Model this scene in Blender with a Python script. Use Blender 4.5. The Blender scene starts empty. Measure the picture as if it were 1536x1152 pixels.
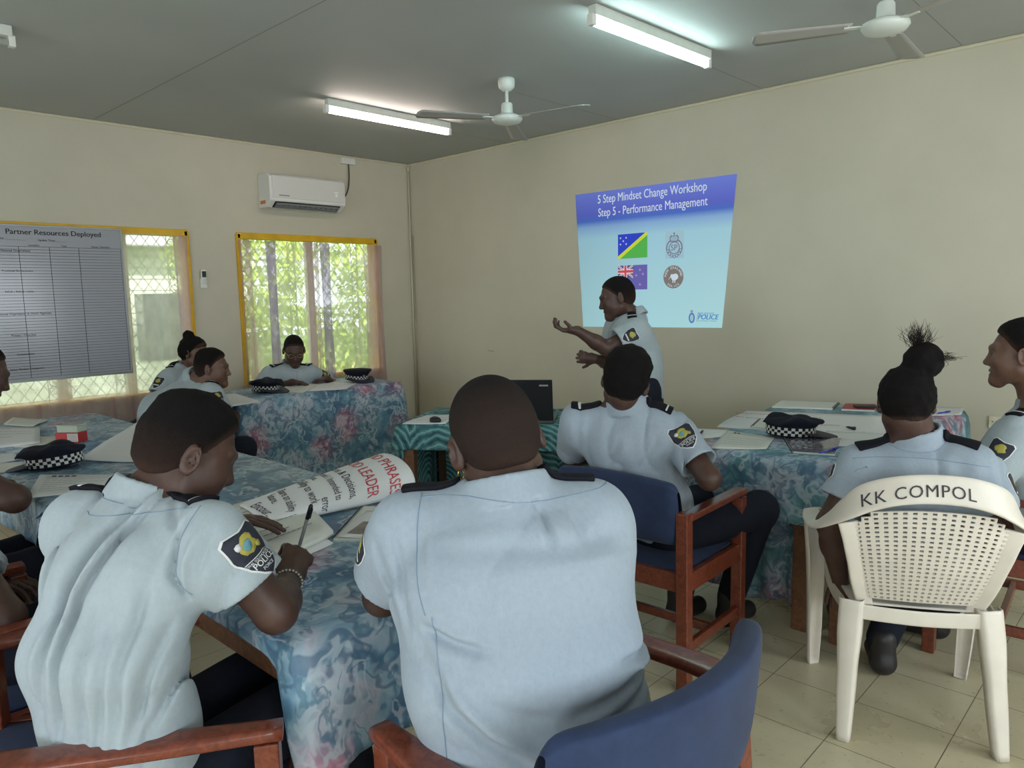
import bpy, bmesh, math, random
import numpy as np
from math import sin, cos, pi, radians, hypot, atan2, sqrt
from mathutils import Vector, Matrix
from mathutils.bvhtree import BVHTree
random.seed(7); np.random.seed(7)
SC = bpy.context.scene
COL = SC.collection
V = Vector

# ------------------------------------------------------------ camera
FPX = 1110.0
CAMP = V((6.195, -5.045, 1.47))
_y, _p, _r = radians(43.4118), radians(6.92421), radians(-1.22586)
_f = V((-sin(_y)*cos(_p), cos(_y)*cos(_p), -sin(_p)))
_r0 = V((cos(_y), sin(_y), 0)); _u0 = _r0.cross(_f)
CR = _r0*cos(_r)+_u0*sin(_r); CU = -_r0*sin(_r)+_u0*cos(_r); CF = _f
cam = bpy.data.objects.new('camera', bpy.data.cameras.new('camera')); COL.objects.link(cam)
M = Matrix((CR, CU, -CF)).transposed().to_4x4(); M.translation = CAMP
cam.matrix_world = M
cam.data.sensor_fit = 'HORIZONTAL'; cam.data.sensor_width = 36; cam.data.lens = 36*FPX/1536
cam.data.clip_start = .05
SC.camera = cam

def ray(x, y): return CR*((x-768)/FPX) - CU*((y-576)/FPX) + CF
def D(x, y, d): return CAMP + ray(x, y)*d                  # point at a distance along the view axis
def Z(x, y, z):
    d = ray(x, y); return CAMP + d*((z-CAMP.z)/d.z)        # point on a level plane
def dirv(deg, z=0): return V((cos(radians(deg)), sin(radians(deg)), z))

# ------------------------------------------------------------ objects
def tag(o, label, cat=None, group=None, kind=None):
    if label: o['label'] = label
    if cat: o['category'] = cat
    if group: o['group'] = group
    if kind: o['kind'] = kind
    return o
def thing(name, label, cat, loc=(0,0,0), rz=0., group=None):
    o = bpy.data.objects.new(name, None); COL.objects.link(o)
    o.location = loc; o.rotation_euler = (0,0,rz); o.empty_display_size = .05
    return tag(o, label, cat, group)
def link(name, me, mat, parent=None, smooth=False):
    o = bpy.data.objects.new(name, me); COL.objects.link(o)
    if mat is not None:
        for m in (mat if isinstance(mat, (list, tuple)) else [mat]): me.materials.append(m)
    if parent is not None: o.parent = parent
    if smooth: me.polygons.foreach_set('use_smooth', [True]*len(me.polygons))
    return o
def wparent(o, parent):                                     # parent keeping world coordinates
    bpy.context.view_layer.update()
    o.parent = parent; o.matrix_parent_inverse = parent.matrix_world.inverted(); return o

class MB:
    """collects boxes, bars, tubes and sweeps into ONE mesh"""
    def __init__(s): s.v = []; s.f = []; s.mi = []
    def add(s, vs, fs, m=0):
        b = len(s.v); s.v += [tuple(v) for v in vs]; s.f += [tuple(i+b for i in f) for f in fs]; s.mi += [m]*len(fs); return s
    def box(s, lo, hi, mat=None, m=0):
        x0,y0,z0 = lo; x1,y1,z1 = hi
        vs = [V(p) for p in ((x0,y0,z0),(x1,y0,z0),(x1,y1,z0),(x0,y1,z0),(x0,y0,z1),(x1,y0,z1),(x1,y1,z1),(x0,y1,z1))]
        if mat is not None: vs = [mat @ v for v in vs]
        return s.add(vs, [(3,2,1,0),(4,5,6,7),(0,1,5,4),(1,2,6,5),(2,3,7,6),(3,0,4,7)], m)
    def bar(s, a, b, w, h, up=(0,0,1), m=0, w2=None, h2=None):    # rectangular bar a->b, w across, h along up
        a = V(a); b = V(b); t = (b-a).normalized(); up = V(up)
        sd = t.cross(up).normalized(); up = sd.cross(t).normalized()
        vs = []
        for p, ww, hh in ((a,w,h),(b,w2 or w,h2 or h)):
            vs += [p-sd*ww/2-up*hh/2, p+sd*ww/2-up*hh/2, p+sd*ww/2+up*hh/2, p-sd*ww/2+up*hh/2]
        return s.add(vs, [(0,1,2,3),(7,6,5,4),(0,4,5,1),(1,5,6,2),(2,6,7,3),(3,7,4,0)], m)
    def tube(s, pts, r, n=10, m=0, cap=True):
        pts = [V(p) for p in pts]; rs = r if isinstance(r, (list,tuple)) else [r]*len(pts)
        vs = []; fs = []; up = None
        for i, p in enumerate(pts):
            t = (pts[min(i+1,len(pts)-1)]-pts[max(i-1,0)]).normalized()
            if up is None: up = t.orthogonal().normalized()
            up = (up - t*up.dot(t)).normalized(); sd = t.cross(up)
            for k in range(n):
                a = 2*pi*k/n; vs.append(p + (up*cos(a)+sd*sin(a))*rs[i])
        for i in range(len(pts)-1):
            for k in range(n):
                k2 = (k+1)%n; fs.append((i*n+k, i*n+k2, (i+1)*n+k2, (i+1)*n+k))
        if cap: fs.append(tuple(range(n-1,-1,-1))); fs.append(tuple(range((len(pts)-1)*n, len(pts)*n)))
        return s.add(vs, fs, m)
    def lathe(s, prof, n=32, mat=None, m=0):                   # prof: (r,z)
        vs = []; fs = []
        for r, z in prof:
            for k in range(n):
                a = 2*pi*k/n; v = V((r*cos(a), r*sin(a), z)); vs.append(mat@v if mat is not None else v)
        for i in range(len(prof)-1):
            for k in range(n):
                k2 = (k+1)%n; fs.append((i*n+k, i*n+k2, (i+1)*n+k2, (i+1)*n+k))
        fs.append(tuple(range(n-1,-1,-1))); fs.append(tuple(range((len(prof)-1)*n, len(prof)*n)))
        return s.add(vs, fs, m)
    def sweep(s, pts, ws, th, ups, m=0, n=4, res=6):            # rounded flat ribbon along a spline
        P = catmull([V(p) for p in pts], res)
        W = lerpl(ws, len(P)); T = lerpl(th if isinstance(th,(list,tuple)) else [th]*len(pts), len(P))
        U = catmull([V(u) for u in ups], res)
        prof = []
        for k in range(16):
            a = 2*pi*(k+.5)/16; c, d = cos(a), sin(a)
            prof.append((math.copysign(abs(c)**.45, c), math.copysign(abs(d)**.6, d)))
        vs = []; fs = []; N = len(prof)
        for i, p in enumerate(P):
            t = (P[min(i+1,len(P)-1)]-P[max(i-1,0)]).normalized()
            sd = t.cross(U[i]).normalized(); up = sd.cross(t).normalized()
            for a, b in prof: vs.append(p + sd*a*W[i]/2 + up*b*T[i]/2)
        for i in range(len(P)-1):
            for k in range(N):
                k2 = (k+1)%N; fs.append((i*N+k, i*N+k2, (i+1)*N+k2, (i+1)*N+k))
        fs.append(tuple(range(N-1,-1,-1))); fs.append(tuple(range((len(P)-1)*N, len(P)*N)))
        return s.add(vs, fs, m)
    def grid(s, fn, nu, nv, m=0, flip=False):
        vs = [fn(i/nu, j/nv) for j in range(nv+1) for i in range(nu+1)]; fs = []
        for j in range(nv):
            for i in range(nu):
                a = j*(nu+1)+i; q = (a, a+1, a+nu+2, a+nu+1); fs.append(q[::-1] if flip else q)
        return s.add(vs, fs, m)
    def build(s, name, mat, parent=None, smooth=False, bevel=0, seg=2, solid=0, sub=0, wn=False):
        me = bpy.data.meshes.new(name); me.from_pydata(s.v, [], s.f); 
        me.polygons.foreach_set('material_index', s.mi)
        o = link(name, me, mat, parent, smooth)
        bm = bmesh.new(); bm.from_mesh(me); bmesh.ops.remove_doubles(bm, verts=bm.verts, dist=1e-6)
        bmesh.ops.recalc_face_normals(bm, faces=bm.faces); bm.to_mesh(me); bm.free()
        if solid:
            md = o.modifiers.new('s','SOLIDIFY'); md.thickness = solid; md.offset = 0
        if bevel:
            md = o.modifiers.new('b','BEVEL'); md.width = bevel; md.segments = seg; md.limit_method = 'ANGLE'; md.angle_limit = radians(35)
            me.polygons.foreach_set('use_smooth', [True]*len(me.polygons))
            o.modifiers.new('w','WEIGHTED_NORMAL').keep_sharp = True
        if sub:
            md = o.modifiers.new('u','SUBSURF'); md.levels = sub; md.render_levels = sub
        return o
def catmull(P, res=6):
    if len(P) < 3: return P
    out = []; n = len(P)
    for i in range(n-1):
        a, b, c, d = P[max(i-1,0)], P[i], P[i+1], P[min(i+2,n-1)]
        for k in range(res):
            t = k/res
            out.append(.5*((2*b)+(c-a)*t+(2*a-5*b+4*c-d)*t*t+(3*b-a-3*c+d)*t**3))
    out.append(P[-1]); return out
def lerpl(L, n):
    out = []
    for i in range(n):
        t = i*(len(L)-1)/(n-1); k = min(int(t), len(L)-2); f = t-k; f = f*f*(3-2*f); out.append(L[k]*(1-f)+L[k+1]*f)
    return out
def frame(o, x, y):                                            # matrix from origin and two axes
    x = V(x).normalized(); z = x.cross(V(y)).normalized(); y = z.cross(x)
    m = Matrix((x, y, z)).transposed().to_4x4(); m.translation = V(o); return m

# ------------------------------------------------------------ text
_txt = {}
def text_mesh(s, size=1., bold=0., align='CENTER', space=1.):
    key = (s, bold, align, space)
    if key not in _txt:
        cu = bpy.data.curves.new('t', 'FONT'); cu.body = s; cu.align_x = align; cu.align_y = 'CENTER'; cu.size = 1
        cu.space_character = space; cu.resolution_u = 3
        o = bpy.data.objects.new('t', cu); COL.objects.link(o)
        bpy.context.view_layer.update()
        me = o.to_mesh()
        bm = bmesh.new(); bm.from_mesh(me); bmesh.ops.triangulate(bm, faces=bm.faces); bm.verts.index_update()
        vs = [tuple(v.co) for v in bm.verts]; fs = [tuple(v.index for v in f.verts) for f in bm.faces]; bm.free()
        o.to_mesh_clear(); bpy.data.objects.remove(o); 
        if bold:                                                 # thicker strokes: the same letters again a hair to each side
            n = len(vs); vs = [(x-bold*.8, y, z) for x, y, z in vs]+[(x+bold*.8, y, z) for x, y, z in vs]; fs = fs+[tuple(i+n for i in f) for f in fs]
        _txt[key] = (vs, fs)
    vs, fs = _txt[key]
    return [(x*size, y*size) for x, y, z in vs], fs

# ------------------------------------------------------------ materials
def new_mat(name):
    m = bpy.data.materials.new(name); m.use_nodes = True; nt = m.node_tree
    b = nt.nodes['Principled BSDF']; return m, nt, b
def srgb(r, g, b):
    f = lambda c: (c/255/12.92 if c/255 <= .04045 else ((c/255+.055)/1.055)**2.4)
    return (f(r), f(g), f(b), 1)
def N(nt, t, **kw):
    n = nt.nodes.new(t)
    for k, v in kw.items():
        if k in n.inputs.keys() if isinstance(k, str) else False: n.inputs[k].default_value = v
        else: setattr(n, k, v)
    return n
def noise(nt, vec, scale, detail=3, rough=.55, dist=0):
    n = nt.nodes.new('ShaderNodeTexNoise'); n.inputs['Scale'].default_value = scale
    n.inputs['Detail'].default_value = detail; n.inputs['Roughness'].default_value = rough; n.inputs['Distortion'].default_value = dist
    if vec: nt.links.new(vec, n.inputs['Vector'])
    return n
def ramp(nt, fac, stops, mode='LINEAR'):
    n = nt.nodes.new('ShaderNodeValToRGB'); n.color_ramp.interpolation = mode
    e = n.color_ramp.elements
    while len(e) < len(stops): e.new(.5)
    for i, (p, c) in enumerate(stops): e[i].position = p; e[i].color = c
    nt.links.new(fac, n.inputs['Fac']); return n
def mix(nt, fac, a, b, mode='MIX'):
    n = nt.nodes.new('ShaderNodeMix'); n.data_type = 'RGBA'; n.blend_type = mode
    if isinstance(fac, float): n.inputs[0].default_value = fac
    else: nt.links.new(fac, n.inputs[0])
    for s, i in ((a, 6), (b, 7)):
        if isinstance(s, tuple): n.inputs[i].default_value = s
        else: nt.links.new(s, n.inputs[i])
    return n.outputs[2]
def bump(nt, b, h, strength=.3, dist=.01):
    n = nt.nodes.new('ShaderNodeBump'); n.inputs['Strength'].default_value = strength; n.inputs['Distance'].default_value = dist
    nt.links.new(h, n.inputs['Height']); nt.links.new(n.outputs[0], b.inputs['Normal']); return n
def gpos(nt, scale=(1,1,1), rot=(0,0,0), obj=False):
    if obj: src = nt.nodes.new('ShaderNodeTexCoord').outputs['Object']
    else: src = nt.nodes.new('ShaderNodeNewGeometry').outputs['Position']
    m = nt.nodes.new('ShaderNodeMapping'); m.inputs['Scale'].default_value = scale; m.inputs['Rotation'].default_value = rot
    nt.links.new(src, m.inputs['Vector']); return m.outputs[0]
def plain(name, col, rough=.6, metal=0, var=.0, vscale=30, bmp=0, bscale=200, spec=.5, sheen=0):
    m, nt, b = new_mat(name); b.inputs['Base Color'].default_value = col; b.inputs['Roughness'].default_value = rough
    b.inputs['Metallic'].default_value = metal; b.inputs['Specular IOR Level'].default_value = spec
    if sheen: b.inputs['Sheen Weight'].default_value = sheen
    p = gpos(nt)
    if var:
        n = noise(nt, p, vscale, 4); d = tuple(max(0, c*(1-var)) for c in col[:3])+(1,); l = tuple(min(1, c*(1+var)) for c in col[:3])+(1,)
        r = ramp(nt, n.outputs[0], [(.3, d), (.7, l)]); nt.links.new(r.outputs[0], b.inputs['Base Color'])
    if bmp: bump(nt, b, noise(nt, p, bscale, 3).outputs[0], bmp, .003)
    return m
def emit(name, col, s):
    m, nt, b = new_mat(name); b.inputs['Base Color'].default_value = (0,0,0,1); b.inputs['Roughness'].default_value = 1
    b.inputs['Specular IOR Level'].default_value = 0
    b.inputs['Emission Color'].default_value = col; b.inputs['Emission Strength'].default_value = s; return m

# ------------------------------------------------------------ signed distance modelling
def _a(v): return np.array(v, dtype=np.float32)
def unit(v): v = _a(v); return v/np.linalg.norm(v)
class Field:
    def __init__(s, lo, hi, h):
        s.lo = _a(lo); s.h = h; s.n = np.maximum(((_a(hi)-s.lo)/h).astype(int)+2, 4)
        s.A = np.full(s.n, .5, np.float32)
        s.ax = [s.lo[i]+np.arange(s.n[i], dtype=np.float32)*h for i in range(3)]
    def block(s, lo, hi):
        i0 = np.clip(((_a(lo)-s.lo)/s.h).astype(int)-1, 0, s.n-1); i1 = np.clip(((_a(hi)-s.lo)/s.h).astype(int)+3, 1, s.n)
        if (i1 <= i0).any(): return None
        sl = tuple(slice(a, b) for a, b in zip(i0, i1))
        X = s.ax[0][sl[0]][:,None,None]; Y = s.ax[1][sl[1]][None,:,None]; Zc = s.ax[2][sl[2]][None,None,:]
        return sl, X, Y, Zc
    def put(s, lo, hi, fn, k=.01, op='add'):
        pad = k+2.5*s.h; b = s.block(_a(lo)-pad, _a(hi)+pad)
        if b is None: return s
        sl, X, Y, Zc = b; d = fn(X, Y, Zc).astype(np.float32); A = s.A[sl]
        if op == 'add':
            hh = np.maximum(k-np.abs(A-d), 0)/k; s.A[sl] = np.minimum(A, d)-hh*hh*k*.25
        elif op == 'sub':
            d = -d; hh = np.maximum(k-np.abs(A-d), 0)/k; s.A[sl] = np.maximum(A, d)+hh*hh*k*.25
        elif op == 'int':
            hh = np.maximum(k-np.abs(A-d), 0)/k; s.A[sl] = np.maximum(A, d)+hh*hh*k*.25
        else: s.A[sl] = A+d
        return s
    def cone(s, a, b, ra, rb, k=.02, op='add', side=None, w=1.):
        a = _a(a); b = _a(b); R = max(ra, rb)*max(w, 1); ba = b-a; L = float(ba@ba)+1e-9
        sd = unit(side) if side is not None else None
        def fn(X, Y, Zc):
            px, py, pz = X-a[0], Y-a[1], Zc-a[2]
            t = np.clip((px*ba[0]+py*ba[1]+pz*ba[2])/L, 0, 1)
            qx, qy, qz = px-t*ba[0], py-t*ba[1], pz-t*ba[2]
            if sd is not None:
                c = (qx*sd[0]+qy*sd[1]+qz*sd[2])*(1/w-1); qx = qx+c*sd[0]; qy = qy+c*sd[1]; qz = qz+c*sd[2]
            return np.sqrt(qx*qx+qy*qy+qz*qz)-(ra+(rb-ra)*t)
        return s.put(np.minimum(a, b)-R, np.maximum(a, b)+R, fn, k, op)
    def ell(s, c, ax, rad, k=.02, op='add'):
        """ellipsoid: centre, 3x3 rows=axes, radii"""
        c = _a(c); ax = _a(ax); rad = _a(rad); R = float(rad.max())
        def fn(X, Y, Zc):
            px, py, pz = X-c[0], Y-c[1], Zc-c[2]
            q = [(px*ax[i][0]+py*ax[i][1]+pz*ax[i][2]) for i in range(3)]
            k0 = np.sqrt(sum((q[i]/rad[i])**2 for i in range(3)))+1e-6; k1 = np.sqrt(sum((q[i]/rad[i]**2)**2 for i in range(3)))+1e-6
            return k0*(k0-1)/k1
        return s.put(c-R, c+R, fn, k, op)
    def loft(s, secs, k=.03, op='add', pw=2.3, grow=0.):
        """secs: list of (centre, side vec, halfwidth, halfdepth)"""
        for (c0, s0, w0, d0), (c1, s1, w1, d1) in zip(secs, secs[1:]):
            a = _a(c0); b = _a(c1); ba = b-a; L = float(ba@ba)+1e-9; tn = ba/np.sqrt(L); s0 = unit(s0); s1 = unit(s1)
            w0g, w1g, d0g, d1g = w0+grow, w1+grow, d0+grow, d1+grow; R = max(w0g, w1g, d0g, d1g)
            ends = (secs[0][0] is c0, secs[-1][0] is c1)
            def fn(X, Y, Zc):
                px, py, pz = X-a[0], Y-a[1], Zc-a[2]
                t0 = (px*ba[0]+py*ba[1]+pz*ba[2])/L; t = np.clip(t0, 0, 1)
                qx, qy, qz = px-t*ba[0], py-t*ba[1], pz-t*ba[2]
                ax = (t0-t)*np.sqrt(L)
                sm = (s0+s1)/2; sm = sm-tn*float(sm@tn); sm = sm/np.linalg.norm(sm)
                dv = np.cross(tn, sm)
                # twist between sections
                u = qx*sm[0]+qy*sm[1]+qz*sm[2]; v = qx*dv[0]+qy*dv[1]+qz*dv[2]
                W = w0g+(w1g-w0g)*t; Dp = d0g+(d1g-d0g)*t; mn = np.minimum(W, Dp)
                g = (np.abs(u/W)**pw+np.abs(v/Dp)**pw+np.abs(ax/(mn*.9))**pw)**(1/pw)
                return (g-1)*mn
            s.put(np.minimum(a, b)-R, np.maximum(a, b)+R, fn, k, op)
        return s
    def wrinkle(s, amp, freq, org, axes, seed=0, ridged=True, lo=None, hi=None, mask=None):
        """anisotropic noise folds; freq = cycles per metre along the three axes"""
        rs = np.random.RandomState(seed); G = rs.rand(24,24,24).astype(np.float32)
        b = s.block(lo if lo is not None else s.lo, hi if hi is not None else s.lo+s.n*s.h)
        if b is None: return s
        sl, X, Y, Zc = b; A = s.A[sl]; near = np.abs(A) < .035
        idx = np.nonzero(near)
        x = s.ax[0][sl[0]][idx[0]]-org[0]; y = s.ax[1][sl[1]][idx[1]]-org[1]; z = s.ax[2][sl[2]][idx[2]]-org[2]
        q = [x*axes[i][0]+y*axes[i][1]+z*axes[i][2] for i in range(3)]
        def vn(a, b_, c):
            ia = np.floor(a).astype(int); ib = np.floor(b_).astype(int); ic = np.floor(c).astype(int)
            fa, fb, fc = a-ia, b_-ib, c-ic; sm = lambda t: t*t*(3-2*t); fa, fb, fc = sm(fa), sm(fb), sm(fc)
            g = lambda i, j, k_: G[(ia+i)%24, (ib+j)%24, (ic+k_)%24]
            x0 = g(0,0,0)*(1-fa)+g(1,0,0)*fa; x1 = g(0,1,0)*(1-fa)+g(1,1,0)*fa; x2 = g(0,0,1)*(1-fa)+g(1,0,1)*fa; x3 = g(0,1,1)*(1-fa)+g(1,1,1)*fa
            return (x0*(1-fb)+x1*fb)*(1-fc)+(x2*(1-fb)+x3*fb)*fc
        wq = vn(q[0]*4+3, q[1]*4+7, q[2]*4+1)-.5
        n = vn(q[0]*freq[0]+wq*2.2, q[1]*freq[1]+5, q[2]*freq[2]+9)
        if ridged: n = np.abs(n-.5)*2; n = .5-np.sqrt(n+.002)*.9
        else: n = n-.5
        n2 = vn(q[0]*freq[0]*2.1+11, q[1]*freq[1]*2.1+wq*2, q[2]*freq[2]*2.1+4)-.5
        d = amp*(n+.35*n2)
        if mask is not None: d = d*mask(q[0], q[1], q[2])
        A[idx] += d.astype(np.float32); s.A[sl] = A; return s
    def crease(s, pts, r, amp, nrm=None, lim=.12):
        """soft groove (amp>0) or ridge (amp<0) along a polyline, ignoring distance along nrm"""
        P = [_a(p) for p in pts]; nn = unit(nrm) if nrm is not None else None; ns = len(P)-1
        def fn(X, Y, Zc):
            best = None; tb = None; cb = None
            for i in range(ns):
                a = P[i]; ba = P[i+1]-a
                if nn is not None: ba = ba-nn*float(ba@nn)
                L = float(ba@ba)+1e-9; px, py, pz = X-a[0], Y-a[1], Zc-a[2]; c = 0.
                if nn is not None: c = px*nn[0]+py*nn[1]+pz*nn[2]; px = px-c*nn[0]; py = py-c*nn[1]; pz = pz-c*nn[2]
                t = np.clip((px*ba[0]+py*ba[1]+pz*ba[2])/L, 0, 1); q2 = (px-t*ba[0])**2+(py-t*ba[1])**2+(pz-t*ba[2])**2; tt = (i+t)/ns
                if best is None: best, tb, cb = q2, tt, c+0*q2
                else: m = q2 < best; best = np.where(m, q2, best); tb = np.where(m, tt, tb); cb = np.where(m, c+0*q2, cb)
            e = np.clip((lim-np.abs(cb))/(.3*lim), 0, 1) if nn is not None else 1.
            return 1.7*amp*np.exp(-best/(r*r))*e*np.sin(np.clip(tb*.92+.04, 0, 1)*np.pi)**.6
        ext = 3*r+(lim if nn is not None else 0)
        return s.put(np.min(P, 0)-ext, np.max(P, 0)+ext, fn, .001, 'disp')
    def mesh(s, name):
        A = s.A; S = A < 0
        A[0] = A[-1] = np.maximum(A[0], .01); A[:,0] = np.maximum(A[:,0], .01); A[:,-1] = np.maximum(A[:,-1], .01); A[:,:,0] = np.maximum(A[:,:,0], .01); A[:,:,-1] = np.maximum(A[:,:,-1], .01); A[0] = np.maximum(A[0], .01); A[-1] = np.maximum(A[-1], .01)
        S = A < 0
        c = [S[i:S.shape[0]-1+i, j:S.shape[1]-1+j, k:S.shape[2]-1+k] for i in (0,1) for j in (0,1) for k in (0,1)]
        al = c[0].copy(); an = c[0].copy()
        for q in c[1:]: al &= q; an |= q
        act = an & ~al
        ii = np.nonzero(act); n = len(ii[0]); idm = np.full(act.shape, -1, np.int64); idm[ii] = np.arange(n)
        acc = np.zeros((n,3)); cnt = np.zeros(n)
        corners = [(i,j,k) for i in (0,1) for j in (0,1) for k in (0,1)]
        for a in corners:
            for ax in range(3):
                if a[ax]: continue
                b = list(a); b[ax] = 1
                va = A[ii[0]+a[0], ii[1]+a[1], ii[2]+a[2]]; vb = A[ii[0]+b[0], ii[1]+b[1], ii[2]+b[2]]
                m = (va < 0) != (vb < 0); t = va[m]/(va[m]-vb[m])
                p = np.tile(np.array(a, float), (m.sum(), 1)); p[:,ax] += t
                acc[m] += p; cnt[m] += 1
        vs = (np.stack(ii, 1)+acc/np.maximum(cnt, 1)[:,None])*s.h+s.lo
        quads = []
        for ax in range(3):
            s0 = [slice(1,-1)]*3; s1 = [slice(1,-1)]*3; s0[ax] = slice(0,-1); s1[ax] = slice(1,None)
            a0 = S[tuple(s0)]; a1 = S[tuple(s1)]; e = np.nonzero(a0 != a1); fl = a0[e]
            off = [1,1,1]; off[ax] = 0; base = [e[i]+off[i] for i in range(3)]
            o1, o2 = (ax+1)%3, (ax+2)%3
            def g(d1, d2):
                q = [x.copy() for x in base]; q[o1] -= d1; q[o2] -= d2; return idm[q[0], q[1], q[2]]
            Q = np.stack([g(1,1), g(0,1), g(0,0), g(1,0)], 1); Q[~fl] = Q[~fl][:,::-1]; quads.append(Q)
        Q = np.concatenate(quads); Q = Q[(Q >= 0).all(1)]
        me = bpy.data.meshes.new(name); me.vertices.add(len(vs)); me.vertices.foreach_set('co', vs.astype(np.float32).ravel())
        me.loops.add(len(Q)*4); me.loops.foreach_set('vertex_index', Q.astype(np.int32).ravel())
        me.polygons.add(len(Q)); me.polygons.foreach_set('loop_start', np.arange(0, len(Q)*4, 4, dtype=np.int32))
        me.polygons.foreach_set('use_smooth', np.ones(len(Q), bool))
        me.update(); me.validate(); return me
H = 2.83
RX, RY = 8.6, -7.6                                             # room extents
def wall_mat(name, c, c2):
    m, nt, b = new_mat(name); p = gpos(nt)
    n = noise(nt, p, 1.6, 5, .6); r = ramp(nt, n.outputs[0], [(.35, c), (.7, c2)])
    n2 = noise(nt, p, 9, 6, .7); r2 = ramp(nt, n2.outputs[0], [(.70, (1,1,1,1)), (.80, (.86,.84,.78,1))])
    nt.links.new(mix(nt, 1., r.outputs[0], r2.outputs[0], 'MULTIPLY'), b.inputs['Base Color'])
    b.inputs['Roughness'].default_value = .62; bump(nt, b, noise(nt, p, 90, 4).outputs[0], .12, .002); return m
M_wall = wall_mat('cream_wall_paint', srgb(200,194,174), srgb(193,187,167))
M_ceil = plain('ceiling_paint', srgb(170,173,170), .7, var=.05, vscale=1.2)
M_cove = plain('cove_paint', srgb(205,198,172), .6)
M_yel = plain('yellow_gloss_paint', srgb(214,168,18), .4, var=.12, vscale=8)
M_white = plain('white_plastic', srgb(222,222,214), .4)
M_offw = plain('aged_white_enamel', srgb(205,208,200), .4, var=.05, vscale=20)
M_dark = plain('dark_rubber', srgb(22,22,24), .5)
M_seam = plain('ceiling_joint', srgb(140,139,130), .8)
# floor: 12 inch vinyl tiles
def floor_mat():
    m, nt, b = new_mat('vinyl_floor_tiles'); geo = gpos(nt)
    sep = nt.nodes.new('ShaderNodeSeparateXYZ'); nt.links.new(geo, sep.inputs[0])
    def line(sock, off):
        a = nt.nodes.new('ShaderNodeMath'); a.operation = 'ADD'; a.inputs[1].default_value = off; nt.links.new(sock, a.inputs[0])
        w = nt.nodes.new('ShaderNodeMath'); w.operation = 'PINGPONG'; w.inputs[1].default_value = .1525; nt.links.new(a.outputs[0], w.inputs[0])
        l = nt.nodes.new('ShaderNodeMath'); l.operation = 'LESS_THAN'; l.inputs[1].default_value = .0016; nt.links.new(w.outputs[0], l.inputs[0]); return l.outputs[0]
    mx = nt.nodes.new('ShaderNodeMath'); mx.operation = 'MAXIMUM'
    nt.links.new(line(sep.outputs[0], -5.365+20*.305), mx.inputs[0]); nt.links.new(line(sep.outputs[1], 2.72+30*.305), mx.inputs[1])
    n = noise(nt, geo, 2.2, 5, .6); base = ramp(nt, n.outputs[0], [(.3, srgb(186,176,143)), (.7, srgb(206,197,166))])
    n2 = noise(nt, geo, 46, 4, .7); sp = ramp(nt, n2.outputs[0], [(.28, (.62,.58,.5,1)), (.40, (1,1,1,1))])
    n3 = noise(nt, gpos(nt, (5,14,1)), 3, 5, .75); st = ramp(nt, n3.outputs[0], [(.24, (.70,.66,.58,1)), (.36, (1,1,1,1))])
    c = mix(nt, 1., base.outputs[0], sp.outputs[0], 'MULTIPLY'); c = mix(nt, 1., c, st.outputs[0], 'MULTIPLY')
    c = mix(nt, mx.outputs[0], c, srgb(110,100,76)); nt.links.new(c, b.inputs['Base Color'])
    rr = ramp(nt, n.outputs[0], [(.3, (.22,)*3+(1,)), (.7, (.42,)*3+(1,))]); nt.links.new(rr.outputs[0], b.inputs['Roughness'])
    bump(nt, b, noise(nt, geo, 25, 3).outputs[0], .05, .002); return m
def struct(name, mb, mat, **kw): return tag(mb.build(name, mat, **kw), None, kind='structure')
struct('floor', MB().box((-.2,RY-.2,-.1),(RX+.2,.2,0)), floor_mat())
struct('ceiling', MB().box((-.2,RY-.2,H),(RX+.2,.2,H+.1)), M_ceil)
struct('wall_back', MB().box((-.2,0,0),(RX+.2,.2,H)), M_wall)
W1 = (-3.85,-2.36,.73,2.04); W2 = (-1.93,-.46,.73,2.04)
def wall_with_holes(name, axis, pos, th, lo, hi, holes):
    mb = MB(); hs = sorted(holes); cur = lo
    def bx(a, b, z0, z1):
        if b-a < 1e-4 or z1-z0 < 1e-4: return
        if axis == 'x': mb.box((min(pos,pos+th),a,z0),(max(pos,pos+th),b,z1))
        else: mb.box((a,min(pos,pos+th),z0),(b,max(pos,pos+th),z1))
    for a, b, z0, z1 in hs:
        bx(cur, a, 0, H); bx(a, b, 0, z0); bx(a, b, z1, H); cur = b
    bx(cur, hi, 0, H); return struct(name, mb, M_wall)
WB = [(-7.0,-5.55,.75,2.05), W1, W2]
wall_with_holes('wall_left', 'x', 0, -.12, RY, 0, WB)
WR = [(-6.6,-4.2,.8,2.1),(-3.2,-1.2,.8,2.1)]
wall_with_holes('wall_right', 'x', RX, .12, RY, 0, WR)
WF = [(2.4,4.6,.8,2.1),(5.4,7.8,.8,2.1)]
wall_with_holes('wall_front', 'y', RY, -.12, 0, RX, WF)
# cove trims + ceiling sheet joints
c = .022
struct('trim_1', MB().box((0,RY,H-c),(c*.8,0,H)), M_cove, bevel=.008)
struct('trim_2', MB().box((c*.8,-c*.8,H-c),(RX,0,H)), M_cove, bevel=.008)
jm = MB()
for y in (-3.0,-5.4): jm.box((.02,y-.003,H-.0015),(RX,y+.003,H+.001))
for x in (5.05,3.85,2.65,1.45): 
    jm.box((x-.002,-1.2 if x != 5.05 else -5,H-.001),(x+.002,-.03,H+.001))
struct('trim_3', jm, M_seam)
struct('trim_4', MB().box((c,RY,0),(c*.4,0,.07)).box((0,-.012,0),(RX,0,.07)), plain('skirting', srgb(150,140,112), .5), bevel=.002)

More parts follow.
